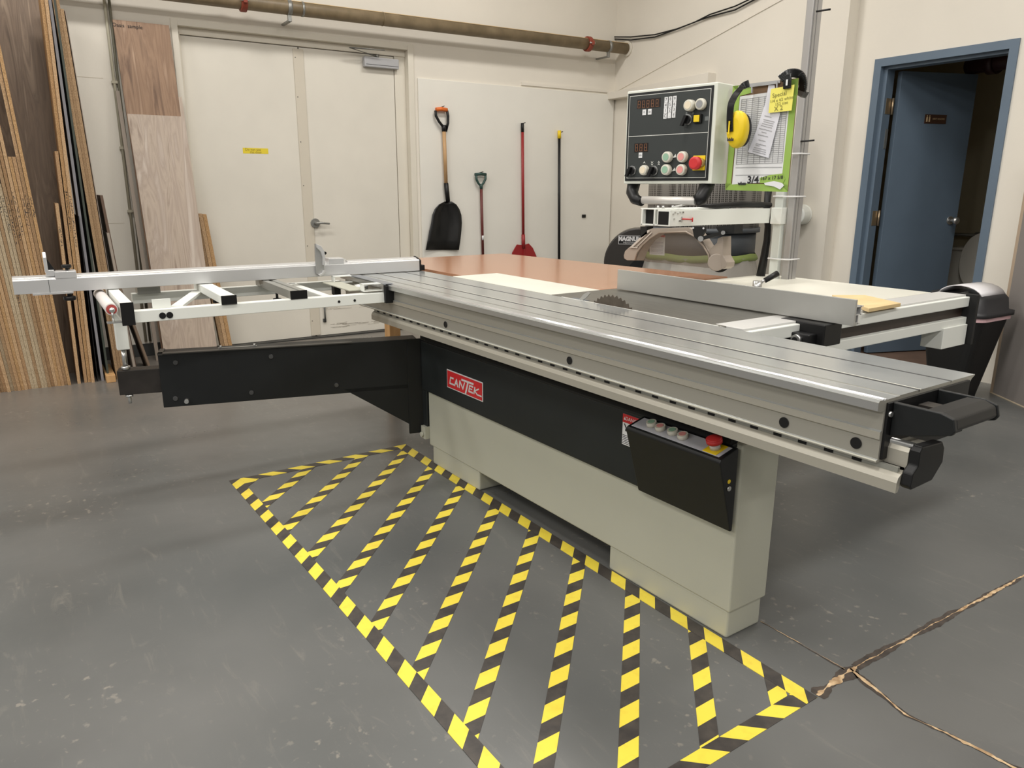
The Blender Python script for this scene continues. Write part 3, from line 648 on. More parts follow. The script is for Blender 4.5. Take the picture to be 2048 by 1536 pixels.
# ---- switch box on the side panel
def SBP(px,py,y): return Y(px,py,y)
sx0,sx1=-1.590,-1.226
yF=1.531
sb_p=[(0,1.606,.600),(0,1.606,.356),(0,1.597,.354),(0,yF,.571),(0,yF+.004,.580)]
k=MB(); k.prism([(sx0,p[1],p[2]) for p in sb_p],(sx1-sx0,0,0)); sbo=obj('switch_box',k,black,saw,bevel=.003,label='black wedge-shaped switch box')
ty=Vector((0,1.606-(yF+.004),.020)).normalized()
TF=frame((sx0,yF+.004,.580),(1,0,0),ty); Lx=sx1-sx0; Ly=Vector((0,1.606-yF-.004,.02)).length
k=MB(TF); k.box(.012,.008,0,Lx-.014,Ly-.010,.0012); obj('overlay',k,lgrey,sbo,bevel=.004)
for i,(xx,yy,mm_,lb_) in enumerate(((.068,.040,gbtn,'green'),(.108,.036,rbtn,'pale red'),(.156,.037,gbtn,'green'),(.198,.034,rbtn,'pale red'))):
    k=MB(TF); k.cyl((xx,yy,0),(xx,yy,.015),.0158,24); k.m=1; k.cyl((xx,yy,.015),(xx,yy,.0162),.0105,20); obj('push_button',k,[silic,mm_],sbo,label=lb_+' capped button')
k=MB(TF); k.box(.290,.010,.001,.338,.062,.003); obj('stop_plate',k,yellow,sbo,bevel=.001)
k=MB(TF); k.cyl((.314,.036,.003),(.314,.036,.022),.015,20); k.m=1; k.cyl((.314,.036,.022),(.314,.036,.034),.022,28,r2=.0225); k.sphere((.314,.036,.034),.0215,.0215,.006,20,6); obj('stop_button',k,[silver_l,red],sbo,label='red mushroom stop button')
obj('key_lock',MB().cyl((sx1,1.575,.49),(sx1+.004,1.575,.49),.007,14),steel,sbo); obj('lock_sticker',MB().cyl((sx1,1.575,.51),(sx1+.001,1.575,.51),.006,14),yellow,sbo)
# ================================================================== sliding table
prof=[(1.434,.870),(1.431,.866),(1.431,.848),(1.440,.845),(1.456,.845),(1.455,.803),(1.451,.800),(1.451,.784),(1.455,.781),(1.455,.741),(1.449,.738),(1.449,.734),(1.478,.734),(1.478,.835),(1.795,.835),(1.820,.862),(1.832,.868),(1.832,.870),
 (1.7235,.870),(1.7235,.866),(1.7195,.866),(1.7195,.870),(1.589,.870),(1.589,.864),(1.583,.864),(1.583,.870),(1.509,.870),(1.509,.8685),(1.444,.8685),(1.444,.870)]
sface=mat('satin grey extrusion face',(168,165,155),.42,metal=.5)
k=MB(); k.prism([(XL,y,z) for y,z in prof],(XR-XL,0,0)); stb=obj('sliding_table',k,[alu_top,sface],saw)
for p_ in stb.data.polygons:
    if p_.normal.z<.3: p_.material_index=1
k=MB(); k.cyl((XL,1.4475,.8693),(XR,1.4475,.8693),.0028,12); k.cyl((XL,1.4585,.8689),(XR,1.4585,.8689),.0018,12); obj('bright_beads',k,mat('polished bead',(236,236,238),.15,metal=.7),stb)
k=MB(); k.box(XL,1.4482,.7372,XR,1.4488,.7402); k.box(XL,1.5925,.8699,XR,1.5945,.8704); obj('bright_edges',k,mat('pale edge',(222,220,206),.35),stb)
mb_=MB(); mb_.box(XL,1.4545,.745,XR,1.4552,.842); obj('table_face',MB().prism([(XL,1.4305,.8485),(XL,1.4305,.8655),(XL,1.4312,.8655),(XL,1.4312,.8485)],(XR-XL,0,0)),steel,stb)
k=MB(); k.box(XL,1.4504,.7845,XR,1.4512,.7995); obj('face_rib',k,mat('lighter extrusion rib',(186,182,170),.4,metal=.55),stb)
k=MB(); k.box(XL,1.7185,.8702,XR,1.7245,.8705); k.box(XL,1.5815,.8702,XR,1.5895,.8705); obj('table_slots',k,mat('dark slot',(60,60,60),.6),stb)
k=MB(); 
for px,py in ((891,649),(1139,721),(1568,845),(1712,886)):
    p=Y(px,py,1.454); 
    k_=MB(); k_.cyl((p.x,1.4545,p.z),(p.x,1.4525,p.z),.0125,28); obj('hole_cap',k_,blackpl,stb)
k=MB(); k.box(XR,1.46,.74,XR+.006,1.80,.862); obj('end_plate',k,blackpl,stb,bevel=.001)
obj('table_end_screw',MB().cyl((XR,1.468,.838),(XR+.010,1.468,.838),.006,12),steel,stb)
# push handle at the near end
k=MB(); k.prism([(XR+.006,1.475,.862),(-.665,1.475,.862),(-.640,1.475,.855),(-.634,1.475,.832),(-.640,1.475,.822),(-.70,1.475,.805),(XR+.006,1.475,.79)],(0,.012,0))
hnd=obj('push_handle',k,black,saw,bevel=.002); k=MB(); k.prism([(XR+.006,1.655,.862),(-.665,1.655,.862),(-.640,1.655,.855),(-.634,1.655,.832),(-.640,1.655,.822),(-.70,1.655,.805),(XR+.006,1.655,.79)],(0,.008,0)); obj('rear_plate',k,black,hnd,bevel=.002)
k=MB(); k.prism([(-.70,1.487,.8595),(-.665,1.487,.8615),(-.641,1.487,.853),(-.636,1.487,.832),(-.645,1.487,.824),(-.655,1.487,.83),(-.66,1.487,.846)],(0,.168,0)); obj('grip_bar',k,blackpl,hnd,bevel=.004,seg_=3)
obj('inner_bracket',MB().box(-.75,1.56,.83,-.70,1.60,.846),darksteel,hnd)
# fixed rail beneath
rp=[(1.447,.684),(1.447,.706),(1.451,.716),(1.460,.722),(1.478,.7255),(1.478,.765),(1.484,.776),(1.56,.772),(1.574,.76),(1.576,.73),(1.545,.70),(1.46,.697),(1.4555,.684)]
RX0,RX1=-3.235,-.716
k=MB(); k.prism([(RX0,y,z) for y,z in rp],(RX1-RX0,0,0)); rail=obj('guide_rail',k,mat('champagne aluminium rail',(176,172,160),.42,metal=.45),saw)
k=MB(); k.prism([(RX1,1.458,.702),(RX1,1.462,.729),(RX1,1.478,.742),(RX1,1.478,.772),(RX1,1.485,.782),(RX1,1.568,.778),(RX1,1.580,.762),(RX1,1.582,.73),(RX1,1.547,.697),(RX1,1.466,.694)],(.022,0,0)); obj('rail_end_cap',k,blackpl,rail,bevel=.003)
k=MB(); k.box(RX0,1.462,.7225,XR+.04,1.47,.7335); gs=obj('guide_strip',k,mat('grey steel strip',(150,150,142),.4,metal=.4),rail)
k=MB(); x_=-3.2
while x_<XR-.01: k.box(x_,1.4600,.7228,x_+.021,1.4622,.7332); x_+=.066
obj('strip_notches',k,matte_dark,gs)
k=MB(); k.cyl((XR+.0,1.475,.716),(XR+.03,1.475,.716),.012,16); k.box(XR,1.478,.724,XR+.045,1.500,.732); obj('buffer',k,blackpl,rail)
k=MB(); k.cyl((-3.2,1.49,.777),(-.712,1.49,.777),.008,16); obj('guide_rod',k,steel,rail)
k=MB(); k.box(-3.0,1.60,.604,-1.25,1.63,.68); obj('rail_support',k,matte_dark,saw)
# ================================================================== fixed tables
k=MB(); k.box(-2.372,1.842,.835,-1.506,2.30,.869); ct=obj('cast_iron_table',k,cast,saw,bevel=.002,label='dark ground cast iron table')
k=MB(); k.box(-2.30,1.8355,.855,-1.52,1.8415,.8695); obj('table_insert_strip',k,whitem,ct,label='thin white strip along the blade slot')
k=MB(); k.box(-3.15,1.842,.845,-2.374,2.10,.8695); obj('left_extension',k,white_lam,saw,bevel=.001,label='small white extension panel')
k=MB(); k.box(-2.36,2.302,.845,-1.552,3.195,.870); obj('right_extension',k,white_lam,saw,bevel=.001,label='large white extension panel')
# saw blade
bc=(-2.012,1.8435,.745); k=MB(); R1,R0=.165,.158; nT=96; ring=[]
for i in range(nT):
    a_=2*math.pi*i/nT; r_=(R1 if i%2==0 else R0-.003); ring.append((bc[0]+r_*math.cos(a_),bc[1],bc[2]+r_*math.sin(a_)))
k.prism(ring,(0,.003,0)); obj('saw_blade',k,mat('dull carbide blade',(96,88,80),.4,metal=.7,noise=.2,nscale=30),saw)
rk=[(-2.20,.8695),(-2.178,.8695),(-2.155,.885),(-2.135,.902),(-2.150,.905),(-2.175,.893)]
k=MB(); k.prism([(x,1.8435,z) for x,z in rk],(0,.004,0)); obj('riving_knife',k,steel,saw)
k=MB(); k.box(-2.25,1.842,.8692,-2.16,1.865,.8700); obj('blade_slot',k,mat('blue grey steel',(120,126,134),.4,metal=.6),ct)
# rip-fence rail (runs away from the camera on the right)
rr=empty('fence_rail',(-1.45,2.6,.7),'white double beam rail under the right end of the rip fence','rail')
k=MB(); k.box(-1.46,1.86,.822,-1.424,3.255,.862); k.box(-1.55,1.86,.838,-1.46,3.25,.855); obj('upper_rail',k,whitem,rr,bevel=.003)
k=MB(); k.box(-1.550,1.86,.855,-1.440,3.255,.8695); obj('rail_top_strip',k,mat('pale grey strip paint',(198,197,194),.4),rr,bevel=.002,label='pale grey top strip')
k=MB(); k.box(-1.470,1.90,.742,-1.424,3.255,.780); obj('lower_rail',k,whitem,rr,bevel=.003)
k=MB(); k.box(-1.475,1.90,.780,-1.445,3.25,.822); obj('rail_gap_shade',k,mat('dark brown gap shade',(40,28,20),.5),rr)  # dark filler paints the shade in the gap between the two beams
k=MB(); k.box(-1.50,3.06,.668,-1.415,3.25,.752); obj('rail_foot_box',k,whitem,rr,bevel=.002)
k=MB(); k.box(-1.475,3.255,.668,-1.395,3.275,.872); k.box(-1.475,3.255,.668,-1.465,3.33,.872); obj('end_cap',k,rubber,rr,bevel=.002)

# rip fence
rf=empty('rip_fence',(-1.8,2.18,.87),'tall satin aluminium rip fence plate standing on the cast iron table','fence')
k=MB(); k.box(-2.335,2.163,.8735,-1.268,2.172,.955); k.box(-2.335,2.172,.8735,-1.268,2.182,.884); obj('fence_plate',k,mat('satin grey fence plate',(184,184,180),.42,metal=.6),rf,bevel=.001)
k=MB()
for y0,y1,z0,z1 in ((2.172,2.215,.905,.908),(2.172,2.215,.930,.933),(2.200,2.204,.905,.933),(2.172,2.205,.876,.879),(2.190,2.194,.876,.905)): k.box(-2.30,y0,z0,-1.272,y1,z1)
obj('fence_channel',k,alu_y,rf)
k=MB(); k.box(-1.50,2.12,.80,-1.335,2.215,.871); k.box(-1.44,2.08,.80,-1.36,2.13,.84); car=obj('fence_carriage',k,blackpl,rf,bevel=.004)
k=MB(); k.cyl((-1.40,2.08,.82),(-1.40,2.065,.82),.018,6); obj('clamp_nut',k,steel,car); k=MB(); k.cyl((-1.40,2.066,.82),(-1.40,2.062,.82),.009,16); obj('nut_bore',k,matte_dark,car)
lp=Z(1518,571,.955); 
k=MB(); k.cyl((lp.x,2.198,.930),(lp.x,2.198,.972),.016,24); k.tube([(lp.x,2.20,.962),(lp.x+.01,2.235,.975)],.006); lh=obj('clamp_lever',k,steel,rf)
k=MB(); k.tube([(lp.x+.008,2.228,.972),(lp.x+.022,2.275,.995)],[.009,.011]); obj('lever_grip',k,blackpl,lh)
# wood offcut
k=MB(); w4=[Z(1664,590,.884),Z(1730,590,.884),Z(1802,606,.884),Z(1738,617,.884)]
k.prism([Vector((p.x,p.y,.8705)) for p in w4],(0,0,.0135)); tag(obj('plywood_offcut',k,ply,bevel=.001),'pale plywood offcut lying behind the near end of the rip fence','offcut')
# ================================================================== outfeed table (copper brown laminate)
ot=empty('outfeed_table',(-3.2,2.5,0),'large outfeed table with a copper brown laminate top behind the saw','table')
pA=Z(848,515,.868); pB=Z(1006,507,.868); pC=Z(1455,553.5,.868)
k=MB(); k.prism([(pA.x,1.90,.84),(pB.x,pB.y,.84),(pC.x,pC.y,.84),(pC.x,2.32,.84),(-2.38,2.32,.84),(-2.38,2.102,.84),(-3.155,2.102,.84),(-3.155,1.90,.84)],(0,0,.0285)); obj('table_top',k,hdf,ot,bevel=.001)
for x,y in ((-4.0,1.92),(-4.0,2.70),(-2.6,2.85)):
    obj('leg',MB().box(x-.035,y-.035,0,x+.035,y+.035,.84),pine,ot,bevel=.002)
# ================================================================== swing arm
sa=empty('telescopic_support',(-3.2,1.1,.36),'long black telescopic swing arm carrying the crosscut table','support arm')
h0=Vector((-3.075,1.60,0)); h1=Vector((-3.385,.535,0)); ad=(h1-h0).normalized(); an=Vector((-ad.y,ad.x,0)); 
if an.x<0: an=-an
AL=(h1-h0).length
AF=frame(h0,ad,an,ZZ)   # x along arm, y towards the viewer side
k=MB(AF); k.box(0,-.10,.365,AL,-.0,.60); arm=obj('arm_box',k,black,sa,bevel=.002)
k=MB(AF); k.box(.30,-.02,.5995,AL,.012,.604); k.box(AL-.02,-.1,.596,AL,.01,.604); obj('top_lip',k,mat('worn dark edge',(70,68,64),.4,metal=.4),arm)
k=MB(AF); k.prism([(.0,0,.385),(.35,0,.385),(.0,0,.155)],(0,-.012,0)); k.box(-.02,-.012,.14,.05,.004,.60); obj('gusset',k,black,sa,bevel=.001)
k=MB(AF); k.box(-.055,-.03,.135,-.02,.02,.60); obj('hinge_strip',k,charcoal,sa,bevel=.002)
for px,py in ((351,725),(351,797),(542,713),(503,785),(673,770)):
    p=onp(px,py,h0,an); k=MB(); k.cyl(p-an*.001,p+an*.006,.0115,20,r2=.009); obj('cap_bolt',k,mat('dark bolt',(84,84,84),.3,metal=.5),arm)
p=onp(374,800,h0,an); obj('stop_pin',MB().cyl(p,p+an*.03,.009,16),steel,arm,label='silver stop pin')
k=MB(AF); k.box(AL-.1,-.085,.43,AL+.165,-.015,.535); tip=obj('inner_tube',k,darksteel,sa,bevel=.002,label='bare dark steel inner tube')
k=MB(AF)
for xx in (.72,.86): k.cyl((xx,-.03,.604),(xx,-.03,.616),.005,8)
k.box(.71,-.035,.605,.87,-.025,.607); obj('top_screws',k,steel,arm)
# ================================================================== crosscut table
dl=rad(-2.1); CF=frame((-3.50,.07,0),(math.cos(dl),math.sin(dl),0),(-math.sin(dl),math.cos(dl),0),ZZ)
cc=empty('crosscut_table',(-3.3,.8,.79),'white tubular crosscut outrigger table with a roller and black end caps','crosscut table')
ZR0,ZR1=.792,.836
k=MB(CF); k.box(.385,.365,ZR0,.43,1.405,ZR1); obj('near_rail',k,whitem,cc,bevel=.002)
k=MB(CF); k.box(-.135,.42,ZR0,-.095,1.36,ZR1); obj('far_rail',k,whitem,cc,bevel=.002)
k=MB(CF); k.box(-.13,.325,.795,.435,.365,.87); cb0=obj('cross_bar',k,whitem,cc,bevel=.002); k=MB(CF); k.box(.435,.323,.787,.443,.367,.871); obj('bar_end_cap',k,blackpl,cb0)
k=MB(CF); k.box(-.13,.679,.8365,.430,.735,.870); cb1=obj('cross_bar',k,whitem,cc,bevel=.002); k=MB(CF); k.box(.43,.678,.8365,.437,.736,.871); obj('bar_end_cap',k,blackpl,cb1)
k=MB(CF); k.box(-.13,.953,.8365,.425,1.018,.866); k.box(-.13,.953,.866,.425,.978,.870); k.box(-.13,.994,.866,.425,1.018,.870)
cb2_=obj('slotted_bar',k,mat('anodised grey bar',(160,160,154),.4,metal=.5),cc); k=MB(CF); k.box(.425,.951,.8365,.432,1.02,.871); obj('bar_end_cap',k,blackpl,cb2_)
k=MB(CF); k.box(-.12,1.10,ZR0,.39,1.135,ZR1); obj('thin_cross_bar',k,whitem,cc,bevel=.002)
k=MB(CF); k.prism([(.385,.50,ZR1-.008),(.385,.545,ZR1-.008),(-.095,.72,ZR1-.008),(-.095,.675,ZR1-.008)],(0,0,.012)); obj('diagonal_brace',k,whitem,cc,bevel=.001)
# roller
k=MB(CF); k.cyl((-.10,.297,.845),(.40,.297,.845),.0215,28); rl=obj('roller',k,mat('pale roller sleeve',(214,208,204),.5),cc,label='pale roller with a red end')
k=MB(CF); k.cyl((.40,.297,.845),(.4015,.297,.845),.018,24); obj('roller_end',k,mat('red bearing ring',(170,70,66),.5),rl)
k=MB(CF); k.cyl((.40,.297,.845),(.418,.297,.845),.007,14); k.sphere((.418,.297,.845),.010,.010,.010,12,8); k.cyl((.415,.297,.845),(.415,.297,.80),.004,10); k.box(.40,.275,.797,.43,.33,.802); obj('roller_axle',k,steel,rl)
for yy in (.462,.487): k=MB(CF); k.cyl((.43,yy,.812),(.433,yy,.812),.012,24); obj('hole_plug',k,blackpl,cc)
for yy in (1.155,1.225): k=MB(CF); k.cyl((.43,yy,.812),(.432,yy,.812),.0055,16); obj('hole_plug',k,blackpl,cc)
k=MB(CF); k.box(.395,.435,ZR1,.40,.50,ZR1+.035); obj('bolt_tab',k,whitem,cc,bevel=.001)
k=MB(CF); k.cyl((.12,.98,.836),(.12,.98,.80),.006,10); k.cyl((.12,.98,.802),(.12,.98,.772),.020,8); obj('clamp_knob',k,blackpl,cc,bevel=.003)
k=MB(CF); k.cyl((.0,.75,.836),(.0,.75,.80),.006,10); k.cyl((.0,.75,.805),(.0,.75,.785),.022,8); obj('clamp_knob',k,blackpl,cc,bevel=.003)
# hooks onto the sliding table
for (a0,a1,b0) in ((.02,.06,1.27),(.37,.415,1.275)):
    k=MB(CF); k.box(a0,b0,.872,a1,b0+.09,.876); k.box(a0,b0,.845,a1,b0+.004,.876); k.box(a0,b0,.843,a1,b0+.09,.847); 
    obj('clamp_channel',k,whitem,cc,bevel=.001)
k=MB(CF); k.box(.04,1.22,.846,.38,1.30,.850); obj('clamp_plate',k,cream,cc)
k=MB(CF); k.box(.10,1.24,.80,.14,1.27,.846); k.cyl((.12,1.255,.80),(.12,1.255,.77),.018,8); obj('eccentric_clamp',k,blackpl,cc)
k=MB(CF); k.cyl((.24,1.30,.842),(.24,1.36,.842),.014,16); obj('clamp_bolt',k,steel,cc)
k=MB(CF); k.box(.03,1.365,.8705,.42,1.372,.874); k.box(.40,1.36,.800,.43,1.372,.874); obj('hook_strip',k,steel,cc)
k=MB(CF); k.box(.405,1.362,.79,.445,1.405,.868); obj('corner_block',k,blackpl,cc,bevel=.003)
k=MB(CF); k.box(.06,1.355,.873,.44,1.40,.876); obj('pivot_plate',k,mat('blue grey plate',(150,154,160),.35,metal=.6),cc)
k=MB(CF); k.box(-.14,.44,.836,-.06,.53,.865); obj('stop_bracket',k,galv,cc)
# leg resting on the swing arm tube
k=MB(CF); k.box(.02,.325,.625,.06,.372,.80); leg=obj('leg',k,whitem,cc,bevel=.003)
k=MB(CF); k.cyl((.04,.349,.625),(.04,.349,.555),.010,16); k.cyl((.04,.349,.553),(.04,.349,.539),.018,6); k.cyl((.04,.349,.431),(.04,.349,.39),.007,10); k.cyl((.04,.349,.428),(.04,.349,.42),.016,16); obj('leveling_foot',k,steel,leg)
# ================================================================== crosscut fence
cf=empty('crosscut_fence',(-3.5,.95,.872),'long silver crosscut fence with a measuring scale and two flip stops','fence')
k=MB(CF); k.prism([(0,0,.873),(0,0,.925),(-.004,0,.929),(-.030,0,.931),(-.030,0,.934),(-.060,0,.939),(-.068,0,.936),(-.068,0,.873)],(0,1.745,0)); fb_=obj('fence_beam',k,alu_y,cf,bevel=.001)
k=MB(CF); k.prism([(-.005,.02,.9300),(-.029,.02,.9320),(-.029,.02,.9323),(-.005,.02,.9303)],(0,1.70,0)); scl=obj('scale_strip',k,mat('white scale strip',(226,226,224),.5),fb_)
k=MB(CF)
for i in range(340):
    y=.04+i*.005; L=.008 if i%10==0 else (.006 if i%5==0 else .004)
    k.box(-.010-L,y,.9312,-.010,y+.0012,.9326)
obj('scale_ticks',k,greyink,scl)
k=MB(CF); k.box(.0002,.119,.873,.0006,.1205,.925); obj('end_seam',k,ink,fb_)
k=MB(CF); k.prism([(.001,1.745,.872),(.001,1.745,.926),(-.03,1.745,.936),(-.07,1.745,.943),(-.075,1.745,.872)],(0,.010,0)); k.box(-.05,1.755,.872,.0,1.775,.90); obj('fence_end_cap',k,blackpl,fb_,bevel=.002)
k=MB(CF); k.box(-.05,.06,.866,.004,.20,.873); fk=obj('extension_foot',k,alu_y,cf); k=MB(CF); k.cyl((-.02,.185,.866),(-.02,.185,.85),.008,10); k.cyl((-.02,.185,.853),(-.02,.185,.836),.023,10); obj('clamp_knob',k,blackpl,fk,bevel=.004)
# stops
def flipstop(b,open_):
    s_=MB(CF); s_.box(-.066,b,.926,.002,b+.075,.955); return s_
k=flipstop(.145,1); fs1=obj('stop_block',k,alu_y,cf,bevel=.002,label='left stop block')
k=MB(CF); k.box(-.05,.115,.935,-.02,.145,.96); k.prism([(-.05,.113,.95),(-.02,.113,.95),(-.02,.113,1.01),(-.035,.113,1.03),(-.05,.113,1.03)],(0,.012,0)); obj('flip_lever',k,alu_y,fs1,bevel=.002)
k=MB(CF); k.prism([(-.04,.125,.955),(-.04,.15,.955),(-.04,.125,1.005)],(-.012,0,0)); obj('lever_web',k,blackpl,fs1)
k=MB(CF); k.cyl((-.035,.19,.955),(-.035,.19,.965),.006,10); k.cyl((-.035,.19,.965),(-.035,.19,.978),.018,8); obj('stop_knob',k,blackpl,fs1,bevel=.002)
k=MB(CF); k.box(-.066,1.27,.926,.0,1.345,.955); fs2=obj('stop_block',k,alu_y,cf,bevel=.002,label='middle stop block')
# curved flip finger
def ff(px,py): p=onp(px,py,CF@Vector((.02,0,0)),CF.to_3x3()@Vector((1,0,0))); q=CF.inverted()@p; return (.02,q.y,q.z)
outl=[(630,487),(641,492),(647,502),(649,514),(648,530),(649,541),(645,549),(638,552),(633,548),(632,530),(631,520)]
k=MB(CF); k.prism([ff(*p) for p in outl],(-.012,0,0)); flf=obj('flip_finger',k,mat('cast silver finger',(168,168,166),.4,metal=.6),fs2,bevel=.002)
outl=[(630,487),(641,492),(647,502),(649,514),(648,530),(644,530),(644,515),(640,503),(632,495)]
k=MB(CF); k.prism([ff(*p) for p in outl],(.012,0,0)); k.prism([ff(*p) for p in [(649,541),(645,549),(638,552),(636,549),(643,545),(645,540)]],(.014,0,0)); obj('finger_flange',k,alu_y,fs2,bevel=.001)
k=MB(CF); k.cyl((.03,ff(649,506)[1],ff(649,506)[2]),(-.01,ff(649,506)[1],ff(649,506)[2]),.007,12); obj('finger_knob',k,blackpl,fs2)
k=MB(CF); k.tube([(-.03,1.345,.936),(-.03,1.36,.945),(-.028,1.372,.93)],.003); obj('stop_clip',k,steel,fs2)

# ================================================================== overhead guard, boom, post
XA=-2.27
pe=X(1341,420.5,XA); peb=X(1341,453,XA); y1=pe.y; z1=pe.z; z0=peb.z
xl=Y(1283,420,y1).x
yE=X(1541,418,XA).y
bo=empty('guard_boom',(XA-.05,y1+.4,0),'white overhead boom with its post carrying the blade guard above the tables','boom')
k=MB(); k.box(XA-.075,y1,z0,XA,yE,z1); k.box(xl,y1,z0,xl+.008,y1+.45,z1); k.box(xl,y1,z0,XA-.07,y1+.45,z0+.006); k.box(xl-.01,y1+.004,z1,XA-.02,y1+.40,z1+.005); k.box(xl+.075,y1,z0,xl+.083,y1+.45,z1)
boom=obj('boom_arm',k,whitem,bo,bevel=.001)
k=MB(); k.box(xl+.008,y1+.02,z0+.006,xl+.075,y1+.022,z1-.001); obj('tube_opening',k,matte_dark,boom); k=MB(); k.box(XA-.068,y1-.001,z0+.006,XA-.008,y1+.001,z1-.006); obj('tube_opening',k,matte_dark,boom)
k=MB(); 
for i in range(14): 
    yy=y1+.01+random.random()*.07; zz_=z0+.012+random.random()*(z1-z0-.024); k.box(XA,yy,zz_,XA+.002,yy+.008,zz_+.006)
obj('adjustment_scale',k,steel,boom)
a_=X(1365,438,XA+.006); b_=X(1385,439,XA+.006)
k=MB(); k.tube([a_,b_],.003); k.tube([b_+Vector((0,0,.008)),b_,b_-Vector((0,0,.010))],.003); obj('red_lever',k,red,boom,label='small red lever')
k=MB(); 
for dx,dy in ((.03,.05),(.06,.05),(.05,.12),(.09,.02)): k.cyl((xl+dx+.02,y1+dy,z1+.005),(xl+dx+.02,y1+dy,z1+.016),.006,8)
k.tube([(xl+.14,y1+.05,z1+.012),(xl+.17,y1+.09,z1+.022)],.004); obj('top_bolts',k,steel,boom)
xp0=Y(1541,500,yE+.01).x; xp1=Y(1557,500,yE+.01).x; yp1=X(1564.5,500,xp1).y
k=MB(); k.box(xp0-.006,yE-.005,z0-.004,xp1+.008,yp1+.006,z1+.004); obj('clamp_sleeve',k,whitem,bo,bevel=.003)
k=MB(); k.box(xp0,yE+.01,0,xp1,yp1,z1+.42); obj('post',k,mat('grey white post',(206,210,204),.45),bo,bevel=.003)
# cables
def cabl(pts,r,lab,y=None):
    return tag(obj('cable_bundle',MB().tube(pts,r),blackpl),lab,'cable')
cabl([X(1398,411,XA-.02),X(1430,412,XA-.02),X(1480,408,XA-.02),X(1540,410,XA-.02)],[.007,.012,.014,.013],'thick black cable bundle lying on top of the white boom')
ypc=yE+.05
cabl([Y(1537,380,ypc),Y(1533,420,ypc),Y(1536,452,ypc),Y(1534,480,ypc),Y(1529,510,ypc),Y(1521,553,ypc)],[.018,.016,.016,.017,.019,.022],'black cable bundle hanging down beside the boom post')
# drop pole (aluminium)
yq=yE+.03
p1=Y(1567,500,yq); p2=Y(1580,500,yq); yq2=X(1597,500,p2.x).y
dpole=empty('drop_pole',(p1.x,yq,0),'tall grey aluminium power drop pole beside the boom post, rising out of view','pole')
wq=(p2.x-p1.x); dq=yq2-yq
DQ=frame((p1.x,yq,0),(1,.0,0),(0,1,0),ZZ)
k=MB(DQ); k.box(0,0,0,wq,dq,CEIL); obj('pole_body',k,mat('dull aluminium pole',(176,174,172),.42,metal=.5),dpole,bevel=.003)
k=MB(DQ); k.box(wq,dq*.12,0,wq+.003,dq*.16,CEIL); k.box(wq,dq*.45,0,wq+.002,dq*.5,CEIL); obj('pole_ribs',k,mat('pole rib',(150,148,146),.4,metal=.5),dpole)
for py in (308,393,519):
    zz_=Y(1575,py,yq-.004).z
    pts=[(xp0-.006,yE+.004,zz_),(p1.x-.004,yE+.002,zz_),(p1.x+wq,yq-.005,zz_),(p1.x+wq+.006,yq-.002,zz_),(p1.x+wq+.006,yq2+.004,zz_)]
    tag(obj('cable_tie',MB().tube(pts,.0035),paper),'white cable tie around the drop pole, '+{308:'highest of the three, beside the clipboard',393:'middle one, just above the boom',519:'lowest one, below the boom'}[py],'cable tie')
for px,py in ((1640,22),(1609,282)):
    a=Y(px-8,py+1,yq-.002); k=MB(); k.tube([a,a+Vector((.05,.03,.004))],.004); tag(obj('black_tie_stub',k,blackpl),('upper' if py<100 else 'lower')+' black stub sticking out of the drop pole','peg')
# guard (in the plane y = yg)
yg=y1+.0
o4=(1190,440); s4_=6.606
def G(x,y,yy=None): return Y(o4[0]+x/s4_,o4[1]+y/s4_,yg if yy is None else yy)
gd=empty('blade_guard',tuple(G(950,640)),'clear smoky blade guard hanging from the boom over the saw table','guard')
gfr=mat('taupe guard casing',(158,146,134),.4)
k=MB(); k.prism([G(*p) for p in [(378,470),(395,410),(450,360),(470,350),(700,130),(760,110),(1240,100),(1330,150),(1420,270),(1500,400),(1560,430),(1620,250),(1690,215),(1700,420),(1690,470),(1740,560),(1730,620),(1690,650),(1560,650),(1500,620),(540,535),(420,532),(385,510)]],(0,.055,0)) 
# casing as back shell : only thin wall so that the window reads clear
k=MB(); shell=[(378,470),(395,410),(450,360),(470,350),(700,130),(760,110),(1240,100),(1330,150),(1420,270),(1500,400),(1610,300),(1620,245),(1690,215),(1690,470),(1740,560),(1730,620),(1690,650),(1560,650)]
win=[(1518,620),(1500,470),(1420,340),(1300,220),(1210,180),(830,178),(700,270),(600,400),(560,490),(545,535),(420,532),(385,510)]
k.prism([G(*p) for p in shell+win],(0,.05,0)); obj('casing',k,gfr,gd,bevel=.002)
k=MB(); k.prism([G(*p,yg-.004) for p in [(520,530),(545,440),(620,330),(720,240),(840,165),(1200,150),(1320,215),(1440,340),(1510,460),(1540,640)]],(0,.004,0)); obj('clear_shield',k,clear,gd)
k=MB(); k.prism([G(*p,yg+.048) for p in [(520,530),(545,440),(620,330),(720,240),(840,165),(1200,150),(1320,215),(1440,340),(1510,460),(1540,640)]],(0,.003,0)); obj('clear_shield',k,clear,gd)
k=MB(); k.tube([G(*p,yg-.006) for p in [(530,530),(555,430),(630,330),(730,240),(850,165),(1200,155),(1310,215),(1430,340),(1500,460),(1525,630)]],.0035); obj('shield_rim',k,mat('grey brown rim',(150,136,122),.4),gd)
k=MB(); k.prism([G(*p,yg-.006) for p in [(468,352),(500,356),(725,145),(700,130)]],(0,.005,0)); k.prism([G(*p,yg-.006) for p in [(548,352),(562,350),(748,172),(738,165)]],(0,.004,0)); k.prism([G(*p,yg-.006) for p in [(468,352),(562,358),(556,372),(455,366)]],(0,.004,0)); obj('front_brace',k,mat('light brace',(196,188,178),.4),gd)
k=MB(); k.cyl(G(1650,560,yg+.052),G(1650,560,yg+.075),.040,28); obj('guard_wheel',k,blackpl,gd)
